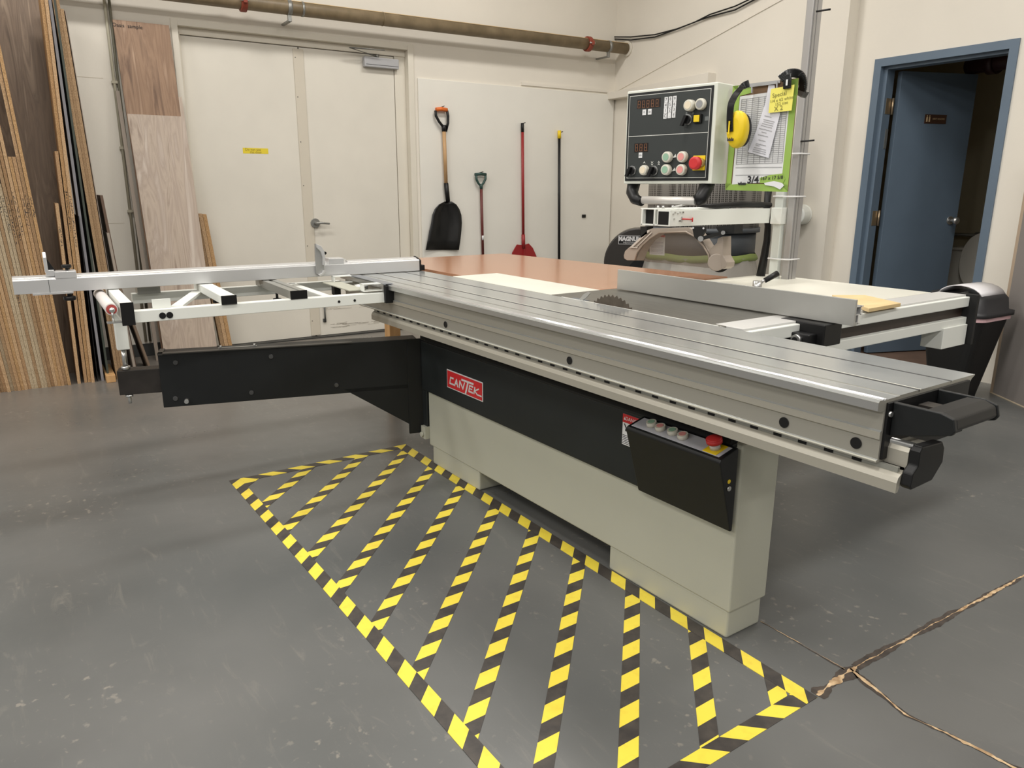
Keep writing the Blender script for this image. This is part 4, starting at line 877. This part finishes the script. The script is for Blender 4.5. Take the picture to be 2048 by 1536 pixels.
k=MB(); k.cyl(G(1605,560,yg-.012),G(1605,560,yg+.002),.034,36); obj('wheel_cover',k,gfr,gd,bevel=.003)
k=MB(); k.prism([G(*p,yg-.016) for p in [(1280,85),(1450,85),(1450,150),(1400,230),(1420,270),(1360,275),(1310,230)]],(0,.01,0)); k.prism([G(*p,yg-.012) for p in [(1590,85),(1840,65),(1840,180),(1640,170)]],(0,.05,0)); k.prism([G(*p,yg-.02) for p in [(1380,225),(1690,145),(1700,190),(1400,268)]],(0,.008,0)); hbk=obj('hanger_bracket',k,black,gd)
k=MB(); k.prism([G(*p,yg-.006) for p in [(598,85),(680,85),(690,180),(600,240)]],(0,.04,0)); obj('front_hanger',k,black,gd)
for p in ((1395,248),(1692,168)): k=MB(); k.cyl(G(*p,yg-.021),G(*p,yg-.032),.011 if p[0]<1500 else .008,20); obj('pivot_bolt',k,steel,hbk)
for p in ((1297,105),(1433,110)): k=MB(); k.cyl(G(*p,yg-.016),G(*p,yg-.02),.004,10); obj('small_screw',k,paper,hbk)
k=MB(); k.prism([G(*p,yg+.046) for p in [(725,270),(830,200),(925,210),(915,470),(720,455)]],(0,.001,0)); lb=obj('guard_sticker',k,paper,gd)
k=MB(); k.prism([G(*p,yg+.0455) for p in [(830,195),(925,203),(924,230),(795,218)]],(0,.0004,0)); obj('sticker_header',k,badge_r,lb)
k=MB()
for i in range(9): k.prism([G(*p,yg+.0455) for p in [(740,290+i*18),(900,296+i*18),(900,301+i*18),(740,295+i*18)]],(0,.0004,0))
obj('sticker_lines',k,greyink,lb)

# ================================================================== control console
cu=rad(10); uu=Vector((math.cos(cu),math.sin(cu),0)); un=Vector((-uu.y,uu.x,0)); pc=Y(1257.6,187.9,1.80)
def CP(px,py,off=0): 
    q=onp(px,py,pc-un*off,un)-pc; return q.dot(uu),q.z
KF=frame((pc.x,pc.y,pc.z),uu,un,ZZ)   # x right, y away from camera, z up ; face at y=0
con=empty('control_console',tuple(pc+uu*.15+un*.05-ZZ*.27),'white control console with a dark button panel, two displays and a handle bar','control console')
cw,_=CP(1429,169.3); _,ch=CP(1248.8,361.8); _,ch2=CP(1415.8,360.8)
k=MB(KF); k.box(-.006,.0,ch-.010,cw+.012,.10,.008); hs=obj('housing',k,mat('white console paint',(226,228,216),.45),con,bevel=.003)
k=MB(KF); k.box(.0,-.003,ch,cw,.0,0.0); ov=obj('front_overlay',k,mat('black overlay edge',(24,26,26),.4),con,bevel=.001)
k=MB(KF); bw=.004
x0,x1_,zt_,zb2=.0075,cw-.0075,-.008,ch+.008
k.box(x0,-.0034,zb2,x1_,-.003,zt_); k_=MB(KF); k_.box(x0+.0018,-.0038,zb2+.0018,x1_-.0018,-.0034,zt_-.0018)
obj('panel_line',k,face_line,ov); obj('panel_field',k_,facem,ov)
_,zm=CP(1340,269); k=MB(KF); k.box(x0,-.0042,zm-.001,x1_,-.0038,zm+.001); obj('panel_line',k,face_line,ov)
_o=(1240,140); 
def C1(x,y): return CP(1240+x/10.24,140+y/10.24)
def C2(x,y): return CP(1240+x/10.24,250+y/10.24)
def digit(mb,cx,cz,w,h):
    t=.0011; y0=-.0052; y1_=-.0044
    mb.box(cx-w/2,y0,cz+h/2-t,cx+w/2,y1_,cz+h/2); mb.box(cx-w/2,y0,cz-h/2,cx+w/2,y1_,cz-h/2+t); mb.box(cx-w/2,y0,cz-t/2,cx+w/2,y1_,cz+t/2)
    mb.box(cx-w/2,y0,cz-h/2,cx-w/2+t,y1_,cz+h/2); mb.box(cx+w/2-t,y0,cz-h/2,cx+w/2,y1_,cz+h/2); mb.box(cx+w/2+.002,y0,cz-h/2,cx+w/2+.0032,y1_,cz-h/2+t)
a=C1(370,640); b=C1(820,760); k=MB(KF); k.box(a[0],-.0044,min(C1(370,790)[1],C1(820,760)[1]),b[0]+.004,-.0040,a[1]+.004); ds=obj('display_window',k,dispm,ov)
k=MB(KF)
for x,y in ((410,712),(500,705),(590,695),(683,687),(778,680)): c=C1(x,y); digit(k,c[0],c[1],.0095,.022)
obj('display_digits',k,seg,ds)
k=MB(KF); a=C2(330,470); b=C2(570,458); k.box(a[0]-.004,-.0044,a[1]-.014,b[0]+.004,-.0040,a[1]+.014); ds=obj('display_window',k,dispm,ov)
k=MB(KF)
for x,y in ((358,468),(448,464),(540,458)): c=C2(x,y); digit(k,c[0],c[1],.0095,.022)
obj('display_digits',k,seg,ds)
keys=[['7','8','9'],['4','5','6'],['1','2','3'],['C','.','E']]
for r_ in range(4):
    for c_i in range(3):
        x=965+c_i*88-r_*8; y=610+r_*112-c_i*11+ (0)
        c=C1(x,y); k=MB(KF); k.box(c[0]-.0062,-.0052,c[1]-.0078,c[0]+.0062,-.0042,c[1]+.0078); kk=obj('keypad_key',k,paper,con)
        k=MB(); k.text(keys[r_][c_i],.013,KF@frame((c[0],-.0054,c[1]),(1,0,0),(0,0,1)),ext=0); obj('key_character',k,ink,kk,fix=False)
for (x,y,fn,tx_) in ((515,868,C1,'0'),(628,858,C1,'ab'),(437,620,C2,'abc')):
    c=fn(x,y); k=MB(KF); k.box(c[0]-.007,-.0052,c[1]-.0085,c[0]+.007,-.0042,c[1]+.0085); kk=obj('function_key',k,paper,con)
    k=MB(); k.text(tx_,.009,KF@frame((c[0],-.0054,c[1]),(1,0,0),(0,0,1)),ext=0); obj('key_character',k,ink,kk,fix=False)
def button(x,y,fn,face_m,r=.0175,h=.022):
    px=1240+x/10.24; py=(140 if fn is C1 else 250)+y/10.24
    s_,z_=CP(px,py,h)            # the visible face sits h in front of the panel
    k=MB(KF); k.cyl((s_,-.004,z_),(s_,-h,z_),r,28,r2=r*.93); bt=obj('push_button',k,silic,con,bevel=.003)
    k=MB(KF); k.cyl((s_,-h,z_),(s_,-h-.001,z_),r*.62,24); obj('button_face',k,face_m,bt)
crm=mat('cream button face',(236,222,196),.35)
button(1385,720,C1,crm,h=.028); button(1625,695,C1,gybtn,h=.02)
button(935,655,C2,gbtn); button(1245,650,C2,rbtn); button(915,915,C2,gbtn); button(1225,915,C2,rbtn); button(460,925,C2,crm,r=.0165)
for (x,y,fn) in ((1385,1015,C1),(245,935,C2),(690,935,C2)):
    px=1240+x/10.24; py=(140 if fn is C1 else 250)+y/10.24; s_,z_=CP(px,py,.006)
    k=MB(KF); k.cyl((s_,-.004,z_),(s_,-.009,z_),.0155,28); kn=obj('selector_knob',k,steel,con)
    k=MB(KF); k.cyl((s_,-.009,z_),(s_,-.016,z_),.0125,24); k.prism([(s_-.016,-.016,z_-.018),(s_-.006,-.016,z_-.020),(s_+.008,-.016,z_+.010),(s_-.002,-.016,z_+.013)],(0,-.010,0)); obj('knob_grip',k,blackpl,kn,bevel=.001)
c=C1(1620,1000); k=MB(KF); k.box(c[0]-.013,-.012,c[1]-.013,c[0]+.014,-.004,c[1]+.013); sq=obj('lamp_button',k,blackpl,con,bevel=.001); k=MB(KF); k.box(c[0]-.010,-.016,c[1]-.010,c[0]+.009,-.012,c[1]+.010); obj('lamp_face',k,yellow,sq,bevel=.001)
c=C2(1640,780); k=MB(KF); k.box(c[0]-.022,-.007,c[1]-.022,c[0]+.021,-.004,c[1]+.022); spx=obj('stop_plate',k,yellow,con,bevel=.003)
s_,z_=CP(1240+1660/10.24,250+775/10.24,.01); k=MB(KF); k.cyl((s_,-.007,z_),(s_,-.024,z_),.0135,20); obj('stop_collar',k,mat('brass collar',(190,160,96),.4,metal=.4),spx)
s_,z_=CP(1240+1520/10.24,250+780/10.24,.036); k=MB(KF); k.cyl((s_,-.022,z_),(s_,-.036,z_),.0195,28); k.cyl((s_,-.036,z_),(s_,-.041,z_),.0195,28,r2=.014); obj('stop_button',k,red,spx)
k=MB(KF)
def chev(x,y,up): 
    c=C2(x,y); d_=1 if up else -1
    k.prism([(c[0]-.005,-.0046,c[1]-.003*d_),(c[0],-.0046,c[1]+.004*d_),(c[0]+.005,-.0046,c[1]-.003*d_),(c[0],-.0046,c[1]-.0005*d_)],(0,-.0005,0))
chev(515,770,1);chev(675,765,0);chev(675,808,0);chev(812,762,1);chev(812,806,1)
for x,y in ((1135,635),(1120,910)): c=C2(x,y); k.prism([(c[0]-.008,-.0046,c[1]-.006),(c[0]+.006,-.0046,c[1]-.004),(c[0]+.004,-.0046,c[1]+.006)],(0,-.0005,0))
obj('panel_symbols',k,face_line,ov)
k=MB(KF); 
for x,y in ((1380,888),(1510,880)): c=C1(x,y); k.box(c[0]-.003,-.0046,c[1]-.004,c[0]+.003,-.0042,c[1]+.004)
c=C1(1790,995); k.box(c[0]-.006,-.0046,c[1]-.006,c[0]+.006,-.0042,c[1]+.006); obj('faint_symbols',k,mat('faint symbol',(110,114,112),.5),ov)
# handle
for (pts,nm) in (([(1268,366),(1264,385),(1270,398),(1284,404)],'l'),([(1415,366),(1408,385),(1400,398),(1390,403)],'r')):
    P=[]
    for (px,py),off in zip(pts,(-.03,-.01,.01,.02)): s_,z_=CP(px,py,off); P.append((s_,-off,z_))
    k=MB(KF)
    if nm=='l': k.tube([P[0],P[1],P[2],P[3]],[.022,.020,.018,.014],14)
    else: k.tube([P[0],P[1],P[2],P[3]],[.024,.022,.022,.016],14)
    obj('handle_bracket',k,blackpl,con,bevel=.0)
a=CP(1286,400,.02); b=CP(1392,402,.02); k=MB(KF); k.cyl((a[0],-.02,a[1]),(b[0],-.02,b[1]),.0125,24); obj('handle_bar',k,mat('satin silver bar',(214,210,204),.45,metal=.4),con,label='silver handle bar')
# console arm back to the post (runs behind the housing)
k=MB(); q0=pc+uu*.25+un*.10-ZZ*.10; q1=Vector((XA-.04,yE+.05,q0.z+.0)); d_=(q1-q0).normalized(); k.tube([q0,q1],.024); obj('support_tube',k,whitem,con)
# ================================================================== clipboard, papers, earmuffs
ksz=.07
def KP(px,py,off=-ksz): s_,z_=CP(px,py,off); return (s_,-off,z_)
cbd=empty('clipboard',tuple(KF@Vector(KP(1520,385))),'clipboard edged with lime green tape hanging on the right side of the console','clipboard')
def quad(pts,off,th): return MB(KF).prism([KP(px,py,off) for px,py in pts],(0,th,0))
# offset: negative = behind the console face
obj('board',quad([(1466,172),(1597,156),(1575,383),(1451,380)],-.070,.004),mat('brown hardboard',(120,92,66),.6),cbd)
bdp=MB(KF)
for pts in ([(1466,172),(1482,171),(1462,368),(1452,378)],[(1582,160),(1597,156),(1575,383),(1561,368)],[(1451,367),(1576,369),(1575,384),(1451,380)],[(1466,172),(1503,168),(1502,186),(1480,192)],[(1583,160),(1597,156),(1595,190),(1582,190)]): bdp.prism([KP(px,py,-.0692) for px,py in pts],(0,-.0008,0))
obj('green_tape',bdp,lime,cbd,label='lime green tape border')
pfs=quad([(1480,193),(1582,178),(1563,362),(1464,369)],-.0680,.0006); 
pap=empty('form_sheet',tuple(KF@Vector(KP(1520,370))),'white cut list form clipped onto the green-edged clipboard','paper'); obj('sheet',pfs,paper,pap)
k=MB(KF)
def lerp2(a,b,t): return (a[0]+(b[0]-a[0])*t,a[1]+(b[1]-a[1])*t)
TL,TR,BR,BL=(1483,199),(1576,186),(1564,325),(1472,328)
for i in range(34):
    t=i/33; a=lerp2(TL,BL,t); b=lerp2(TR,BR,t); k.prism([KP(a[0],a[1],-.0672),KP(b[0],b[1],-.0672),KP(b[0],b[1]+.8,-.0672),KP(a[0],a[1]+.8,-.0672)],(0,-.0003,0))
for t in (0,.11,.24,.37,.5,.62,.78,.9,1): 
    a=lerp2(TL,TR,t); b=lerp2(BL,BR,t); k.prism([KP(a[0],a[1],-.0672),KP(a[0]+.8,a[1],-.0672),KP(b[0]+.8,b[1],-.0672),KP(b[0],b[1],-.0672)],(0,-.0003,0))
for p_ in ([(1471,335),(1564,334)],[(1471,350),(1562,349)]):
    a,b=p_; k.prism([KP(a[0],a[1],-.0672),KP(b[0],b[1],-.0672),KP(b[0],b[1]+.8,-.0672),KP(a[0],a[1]+.8,-.0672)],(0,-.0003,0))
obj('ruled_lines',k,greyink,pap)
k=MB(); q=KP(1506,360,-.0668); k.text('3/4',.030,KF@frame((q[0],q[1]-.0008,q[2]),(1,0,0),(0,0,1)),bold=.0006,ext=0)
q=KP(1484,367,-.0668); k.text('when',.012,KF@frame((q[0],q[1]-.0008,q[2]),(1,0,0),(0,0,1)),bold=.0008,ext=0)
obj('handwriting',k,ink,pap,fix=False)
k=quad([(1519,356),(1540,350),(1565,347),(1570,358),(1566,366),(1530,366),(1520,366)],-.0666,.0008); gt=obj('torn_green_tape',k,lime); tag(gt,'torn scrap of lime green tape with writing at the bottom right of the form','tape')
k=MB(); q=KP(1543,356,-.065); k.text('167 x 17 5/8',.014,KF@frame((q[0],q[1],q[2]),(1,.0,.05),(0,0,1)),bold=.0002,ext=0); obj('handwriting',k,ink,gt,fix=False)
tag(obj('torn_paper_scrap',quad([(1528,366),(1548,362),(1564,366),(1568,371),(1560,379),(1548,373),(1530,370)],-.0655,.0006),paper),'torn white paper scrap at the bottom right corner of the clipboard','paper')
k=quad([(1537,170),(1549,170),(1560,228),(1537,316),(1496,304),(1512,262),(1531,205)],-.062,.0006); rc=empty('receipt',tuple(KF@Vector(KP(1520,310))),'slanting white receipt clipped over the form on the clipboard','paper'); obj('slip',k,mat('bright receipt paper',(224,224,232),.6),rc)
k=MB(KF)
def slant(cx,cy,w,h=.9): k.prism([KP(cx-w/2,cy-w*.09,-.0612),KP(cx+w/2,cy+w*.16,-.0612),KP(cx+w/2,cy+w*.16+h,-.0612),KP(cx-w/2,cy-w*.09+h,-.0612)],(0,-.0003,0))
for i,(cx,cy,w) in enumerate(((1536,232,14),(1538,240,22),(1537,244,20),(1535,248,22),(1533,252,22),(1531,258,26),(1528,264,10),(1526,270,20),(1524,280,14),(1522,288,20),(1515,290,8),(1520,296,24),(1519,300,26),(1518,304,26))): slant(cx,cy,w)
obj('printed_lines',k,greyink,rc)
k=quad([(1542,178),(1589,169),(1583,221),(1537,226)],-.055,.0008); sn=empty('sticky_note',tuple(KF@Vector(KP(1560,222))),'yellow sticky note with handwriting at the top right of the clipboard','note'); obj('note_sheet',k,sticky,sn)
k=MB()
for t_,px,py,sz in (('Special',1559,189,.016),('1/4 x 62 white',1563,199,.012),('152 size',1563,207,.012),('X 2',1557,217,.018)):
    q=KP(px,py,-.0545); k.text(t_,sz,KF@frame((q[0],q[1]-.0006,q[2]),(1,0,.12),(-.12,0,1)),ext=0)
obj('handwriting',k,mat('pencil grey',(120,116,60),.7),sn,fix=False)
# clip hardware
k=quad([(1484,176),(1560,166),(1560,160),(1484,169)],-.066,.004); k.prism([KP(1503,170,-.06),KP(1556,163,-.06),KP(1556,182,-.06),KP(1553,182,-.06),KP(1553,168,-.06),KP(1506,174,-.06),KP(1506,186,-.06),KP(1503,186,-.06)],(0,-.003,0)); obj('metal_clip',k,steel,cbd,label='metal clip')
# earmuffs
em=empty('ear_muffs',tuple(KF@Vector(KP(1475,295,.0))),'yellow ear muffs with a black headband hung over the top of the clipboard','ear muffs')
cpt=KP(1473,259,.012)
k=MB(KF); rings=[]
for (d_,rx,rz) in ((-.030,.022,.042),(-.024,.028,.050),(-.010,.030,.053),(.004,.029,.052),(.010,.026,.048),(.013,.015,.03)):
    rings.append([(cpt[0]+rx*math.cos(2*math.pi*j/28),cpt[1]-.0-d_*-1*0+d_*-1,cpt[2]+rz*math.sin(2*math.pi*j/28)) for j in range(28)])
k.loft(rings); obj('ear_cup',k,yellow,em,label='yellow ear cup')
k=MB(KF); rings=[]
for (d_,rx,rz) in ((.030,.022,.044),(.045,.024,.046)): rings.append([(cpt[0]+rx*math.cos(2*math.pi*j/24),cpt[1]+d_,cpt[2]+rz*math.sin(2*math.pi*j/24)) for j in range(24)])
k.loft(rings); obj('ear_cushion',k,blackpl,em)
bandp=[KP(1459,262,.03),KP(1459,235,.03),KP(1461,210,.03),KP(1466,197,.026),KP(1470,190,.02),KP(1476,182,.01),KP(1486,172,-.01),KP(1496,167,-.012)]
def strip(mb,pts,w,t):
    P=[Vector(p) for p in pts]; P=[P[0]*2-P[1]]+P+[P[-1]*2-P[-2]]; out=[]
    for i in range(1,len(P)-2):
        for q in range(5):
            u_=q/5; out.append(.5*((2*P[i])+(P[i+1]-P[i-1])*u_+(2*P[i-1]-5*P[i]+4*P[i+1]-P[i+2])*u_*u_+(3*P[i]-P[i-1]-3*P[i+1]+P[i+2])*u_**3))
    pts=out+[P[-2]]
    for a,b in zip(pts,pts[1:]):
        a=Vector(a);b=Vector(b);d=(b-a).normalized(); s=d.cross(Vector((0,1,0))).normalized()
        mb.prism([a-s*w/2-d*.002,a+s*w/2-d*.002,b+s*w/2+d*.002,b-s*w/2+d*.002],(0,t,0))
k=MB(KF); strip(k,bandp,.020,.005); obj('headband',k,mat('glossy black band',(16,16,16),.25),em,bevel=.001)
k=MB(KF); a=KP(1458,255,.032); k.box(a[0]-.002,a[1]-.001,a[2]-.018,a[0]+.002,a[1]+.001,a[2]+.018); obj('band_slot',k,yellow,em)
k=MB(); q=KP(1463,279,.0265); k.text('kids',.013,KF@frame((q[0]-.002,q[1]-.003,q[2]),(1,0,0),(0,0,1)),bold=.0008,ext=0); obj('cup_marking',k,ink,em,fix=False)
# second band end (right)
k=MB(KF); strip(k,[KP(1560,157,-.05),KP(1575,147,-.06),KP(1590,146,-.07),KP(1600,152,-.08),KP(1604,168,-.09),KP(1602,182,-.1)],.024,.012); strip(k,[KP(1574,150,-.05),KP(1574,160,-.048),KP(1573,176,-.048)],.024,.006)
hb2=obj('band_yoke',k,mat('glossy black band',(16,16,16),.25),em,bevel=.003,seg_=3)
k=MB(KF); q=KP(1574,165,-.046); k.box(q[0]-.0025,q[1]-.002,q[2]-.008,q[0]+.0025,q[1],q[2]+.008); obj('yoke_slot',k,paper,hb2)
k=MB(KF); strip(k,[KP(1603,180,-.1),KP(1597,190,-.1)],.022,.03); obj('ear_cushion',k,galv,em)

# ================================================================== dust collector in the corner
vd=4.55
def DP(px,py,v=vd): u_,z_=V(px,py,v); return u_,z_
ul,_=DP(1330,400); ur,_=DP(1494,400); uc=(ul+ur)/2; rc_=(ur-ul)/2
dc=empty('dust_collector',W(uc,vd,0),'dust collector with perforated filter drum, clear bag and black blower behind the saw','dust collector')
ztf=DP(1400,215)[1]; zbf=DP(1400,452)[1]
k=MB(WF); k.cyl((uc,vd,zbf),(uc,vd,ztf),rc_,64); obj('filter_drum',k,meshm,dc)
k=MB(WF); k.cyl((uc,vd,zbf-.035),(uc,vd,zbf),rc_+.012,64); obj('clamp_ring',k,mat('grey plastic ring',(78,82,86),.5),dc)
zd=DP(1400,514)[1]; k=MB(WF); k.cyl((uc,vd,zd),(uc,vd,zbf-.035),rc_-.015,64); obj('drum_body',k,mat('dark grey drum',(66,70,74),.5),dc)
# green strap (crumpled)
k=MB(WF); rings=[]
for zz_,rr_ in ((zd-.01,rc_+.0),(zd+.005,rc_+.012),(zd+.025,rc_+.006),(zd+.045,rc_-.008)):
    rings.append([(uc+(rr_+.006*math.sin(j*1.7+zz_*40))*math.cos(2*math.pi*j/48),vd+(rr_+.006*math.sin(j*2.3))*math.sin(2*math.pi*j/48),zz_+.005*math.sin(j*.9)) for j in range(48)])
k.loft(rings,cap=False); obj('green_strap',k,mat('lime strap',(128,144,76),.6),dc,label='lime green strap')
k=MB(WF); rings=[]
for zz_,rr_ in ((.12,rc_*.75),(.2,rc_*.95),(.45,rc_+.02),(.65,rc_+.015),(zd-.02,rc_-.005),(zd+.02,rc_)):
    rings.append([(uc+(rr_+.012*math.sin(j*1.3+zz_*9))*math.cos(2*math.pi*j/48),vd+(rr_+.012*math.sin(j*2.1))*math.sin(2*math.pi*j/48),zz_) for j in range(48)])
k.loft(rings,cap=False); obj('collection_bag',k,bagm,dc,label='clear plastic collection bag')
k=MB(WF); k.cyl((uc,vd,0),(uc,vd,.12),rc_*.8,40); obj('base_plate',k,black,dc)
bp_=wv*4.25; bc_=onp(1275,525,bp_,wv); vr=Vector((bc_.x,bc_.y,0)).normalized(); hx=Vector((vr.y,-vr.x,0)); BF=frame(bc_,hx,vr,ZZ)
rb=67*((bc_-C0).dot(FW))/F
k=MB(BF); k.prism([(rb*math.cos(2*math.pi*j/48),0,rb*math.sin(2*math.pi*j/48)) for j in range(48)],(0,.2,0)); k.box(0,.0,rb*.5,rb*1.2,.2,rb*.998); bw_=obj('blower_housing',k,mat('gunmetal blower',(58,55,52),.35,metal=.3),dc,bevel=.01,seg_=3,label='rounded gunmetal blower housing')
k=MB(BF); k.cyl((rb*.2,-.001,-rb*.35),(rb*.2,-.006,-rb*.35),rb*.5,32); obj('blower_inlet',k,blackpl,bw_)
def BQ(px,py): q=BF.inverted()@onp(px,py,bc_,vr); return q.x,q.z
a=BQ(1238,472); b=BQ(1281,488)
k=MB(BF); k.box(a[0]-.004,-.0035,b[1]-.004,b[0]+.004,0,a[1]+.004); k.m=1; k.box(a[0],-.004,b[1],b[0],-.0035,a[1]); nm=obj('name_plate',k,[silver_l,blackpl],bw_)
k=MB(); k.text('MAGNUM',(a[1]-b[1])*.72,BF@frame(((a[0]+b[0])/2,-.005,b[1]+(a[1]-b[1])*.62),(1,0,0),(0,0,1)),bold=.003,ext=0,sx=.92); k.text('INDUSTRIAL',(a[1]-b[1])*.30,BF@frame(((a[0]+b[0])/2,-.005,b[1]+(a[1]-b[1])*.17),(1,0,0),(0,0,1)),ext=0,sx=1.0)
obj('name_plate_lettering',k,silver_l,nm,fix=False)
k=MB(WF); k.box(V(1264,530,4.3)[0],4.3,.55,V(1312,530,4.3)[0],4.4,V(1264,520,4.3)[1]); obj('white_duct_box',k,whitem,dc,bevel=.004)
k=MB(BF); k.box(-.15,0,-bc_.z,.2,.2,-rb*.6); obj('blower_stand',k,black,dc)

# white duct cap by the pole
pu,pz=V(1603,430,VR-.10); k=MB(WF); k.cyl((pu-.05,VR-.02,pz),(pu+.0,VR-.18,pz),.075,32); k.cyl((pu-.05,VR,pz),(pu-.05,VR-.03,pz),.08,32)
tag(obj('duct_cap',k,whitem,bevel=.012,seg_=4),'round white pipe cap on the wall just right of the drop pole','pipe cap')

# ================================================================== bin, grey partition board, toilet
vbn=4.86
tb=empty('swing_bin',W(-2.42,vbn,0),'tall black swing-top bin with a steel flap standing in front of the blue door','bin')
def rr_ring(u0,u1,v0,v1,z,r=.07,n=6):
    pts=[]
    for (cx,cy,a0) in ((u1-r,v1-r,0),(u0+r,v1-r,90),(u0+r,v0+r,180),(u1-r,v0+r,270)):
        for i in range(n+1): a=rad(a0+90*i/n); pts.append((cx+r*math.cos(a),cy+r*math.sin(a),z))
    return pts
bz1=V(1990,632,vbn)[1]; uL,uR=V(1868,640,vbn)[0],V(1996,632,vbn)[0]
k=MB(WF); k.loft([rr_ring(uL+.07,uR-.09,vbn-.13,vbn+.13,0.0),rr_ring(uL+.07,uR-.09,vbn-.13,vbn+.13,.02),rr_ring(uL,uR,vbn-.19,vbn+.19,bz1)],smooth=False); obj('bin_body',k,mat('black bin plastic',(18,18,18),.5),tb)
k=MB(WF); k.loft([rr_ring(uL-.012,uR+.008,vbn-.2,vbn+.2,bz1-.025),rr_ring(uL-.012,uR+.008,vbn-.2,vbn+.2,bz1+.002)],smooth=False); obj('bin_liner',k,pink,tb,label='pink liner edge')
k=MB(WF); k.loft([rr_ring(uL-.02,uR+.02,vbn-.21,vbn+.21,bz1),rr_ring(uL-.02,uR+.02,vbn-.21,vbn+.21,bz1+.025),rr_ring(uL-.0,uR-.005,vbn-.19,vbn+.19,bz1+.03),rr_ring(uL+.005,uR-.015,vbn-.185,vbn+.185,bz1+.10),rr_ring(uL+.02,uR-.03,vbn-.165,vbn+.165,bz1+.125)],smooth=True); lid=obj('bin_lid',k,mat('dark grey lid',(46,46,48),.45),tb)
k=MB(WF); 
um=(uL+uR)/2; rings=[]
for t in range(9):
    a=rad(15+150*t/8); rings.append([(um+.02-(uR-uL)*.36*math.cos(a),vbn-.145,bz1+.105+.075*math.sin(a)),(um+.02-(uR-uL)*.36*math.cos(a),vbn+.13,bz1+.105+.075*math.sin(a))])
for i in range(8): a,b=rings[i],rings[i+1]; k.add([a[0],a[1],b[1],b[0]],[(0,1,2,3)],True)
flp=obj('swing_flap',k,mat('satin steel flap',(224,222,224),.45,metal=.15),tb,label='brushed steel flap'); sl=flp.modifiers.new('t','SOLIDIFY'); sl.thickness=.006
g0=Z(1985,787,0); g1=Z(2048,815,0); gdn=(g1-g0).normalized(); gp=Vector((-gdn.y,gdn.x,0)); GF=frame(g0,gdn,gp,ZZ)
zt2=onp(2046,295,g0,gp).z
gb=empty('partition_board',tuple(g0),'large grey board standing at the right edge of the frame, right of the bin','board')
k=MB(GF); k.box(.0,0,0,1.3,.03,zt2); obj('board_face',k,mat('warm grey board',(140,134,130),.6,noise=.02),gb)
k=MB(GF); k.box(-.03,.0,0,.0,.04,zt2); obj('board_edge',k,mat('tan board edge',(186,166,144),.6),gb)
k=MB(GF); k.box(-.02,-.004,0,1.3,.0,.006); obj('bottom_bead',k,mat('cream bead',(206,190,164),.6),gb)
to=empty('toilet',W(-2.6,6.6,0),'white toilet with its lid raised in the dark bathroom','toilet')
tu,tzz=V(1918,520,6.9); k=MB(WF); k.box(tu-.22,6.95,.40,tu+.18,7.15,.76); k.box(tu-.23,6.94,.76,tu+.19,7.16,.79); obj('tank',k,porcelain,to,bevel=.015,seg_=3)
lu,lz=V(1953,535,6.85); k=MB(WF); pts=[(lu+.17*math.cos(2*math.pi*j/32),6.88+.0,.68+.25*math.sin(2*math.pi*j/32)) for j in range(32)]; k.prism(pts,(0,.025,0)); obj('raised_lid',k,porcelain,to,bevel=.006)
k=MB(WF); k.loft([[(lu+r_*math.cos(2*math.pi*j/24),6.6+r2_*math.sin(2*math.pi*j/24),z_) for j in range(24)] for z_,r_,r2_ in ((0,.11,.2),(.1,.1,.18),(.3,.15,.24),(.42,.19,.27))]); obj('bowl',k,porcelain,to)
gu,gz=V(1935,470,7.2); tag(obj('grab_bar',MB(WF).tube([(gu-.3,7.2,gz),(gu+.08,7.2,gz)],.016).tube([(gu+.08,7.3,gz),(gu+.08,7.2,gz)],.03),galv),'dark grab bar on the bathroom wall above the toilet','grab bar')
k=MB(WF); qu,qz=V(2000,125,6.2); k.cyl((qu-.22,6.2,qz),(qu+.35,6.1,qz),.06,24); k.cyl((qu-.06,6.18,qz),(qu+.0,6.17,qz),.08,24); tag(obj('bathroom_pipe',k,mat('dark maroon pipe',(52,26,24),.5)),'dark maroon pipe near the bathroom ceiling seen through the blue door','pipe')

# ================================================================== LIGHTS
def area(x,y,z,sx_,sy_,pw,rot=0,col=(1,.97,.925)):
    l=bpy.data.lights.new('ceiling_light','AREA'); l.shape='RECTANGLE'; l.size=sx_; l.size_y=sy_; l.energy=pw; l.color=col
    o=bpy.data.objects.new('ceiling_light',l); COL.objects.link(o); o.location=(x,y,z); o.rotation_euler=(0,0,rot); return o
LP=[(-4.3,.6),(-1.6,.6),(1.2,.6),(-4.3,3.4),(-1.6,3.4),(1.2,3.4),(-4.3,-2.2),(-1.6,-2.2),(1.2,-2.2)]
for x,y in LP: area(x,y,CEIL-.12,.35,1.3,66,WR)
for x in (-5.5,-2.2,1.2,4.2): area(x,-6.0,CEIL-.12,.35,1.3,165,WR)
for y in (-2.2,1.2): area(4.4,y,CEIL-.12,.35,1.3,80,WR)
w=bpy.data.worlds.new('world'); SC.world=w; w.use_nodes=True; bg=w.node_tree.nodes['Background']; bg.inputs[0].default_value=(1,.97,.93,1); bg.inputs[1].default_value=.30
vs=SC.view_settings; vs.view_transform='Standard'; vs.look='None'; vs.gamma=1; vs.exposure=-0.38; vs.use_curve_mapping=False
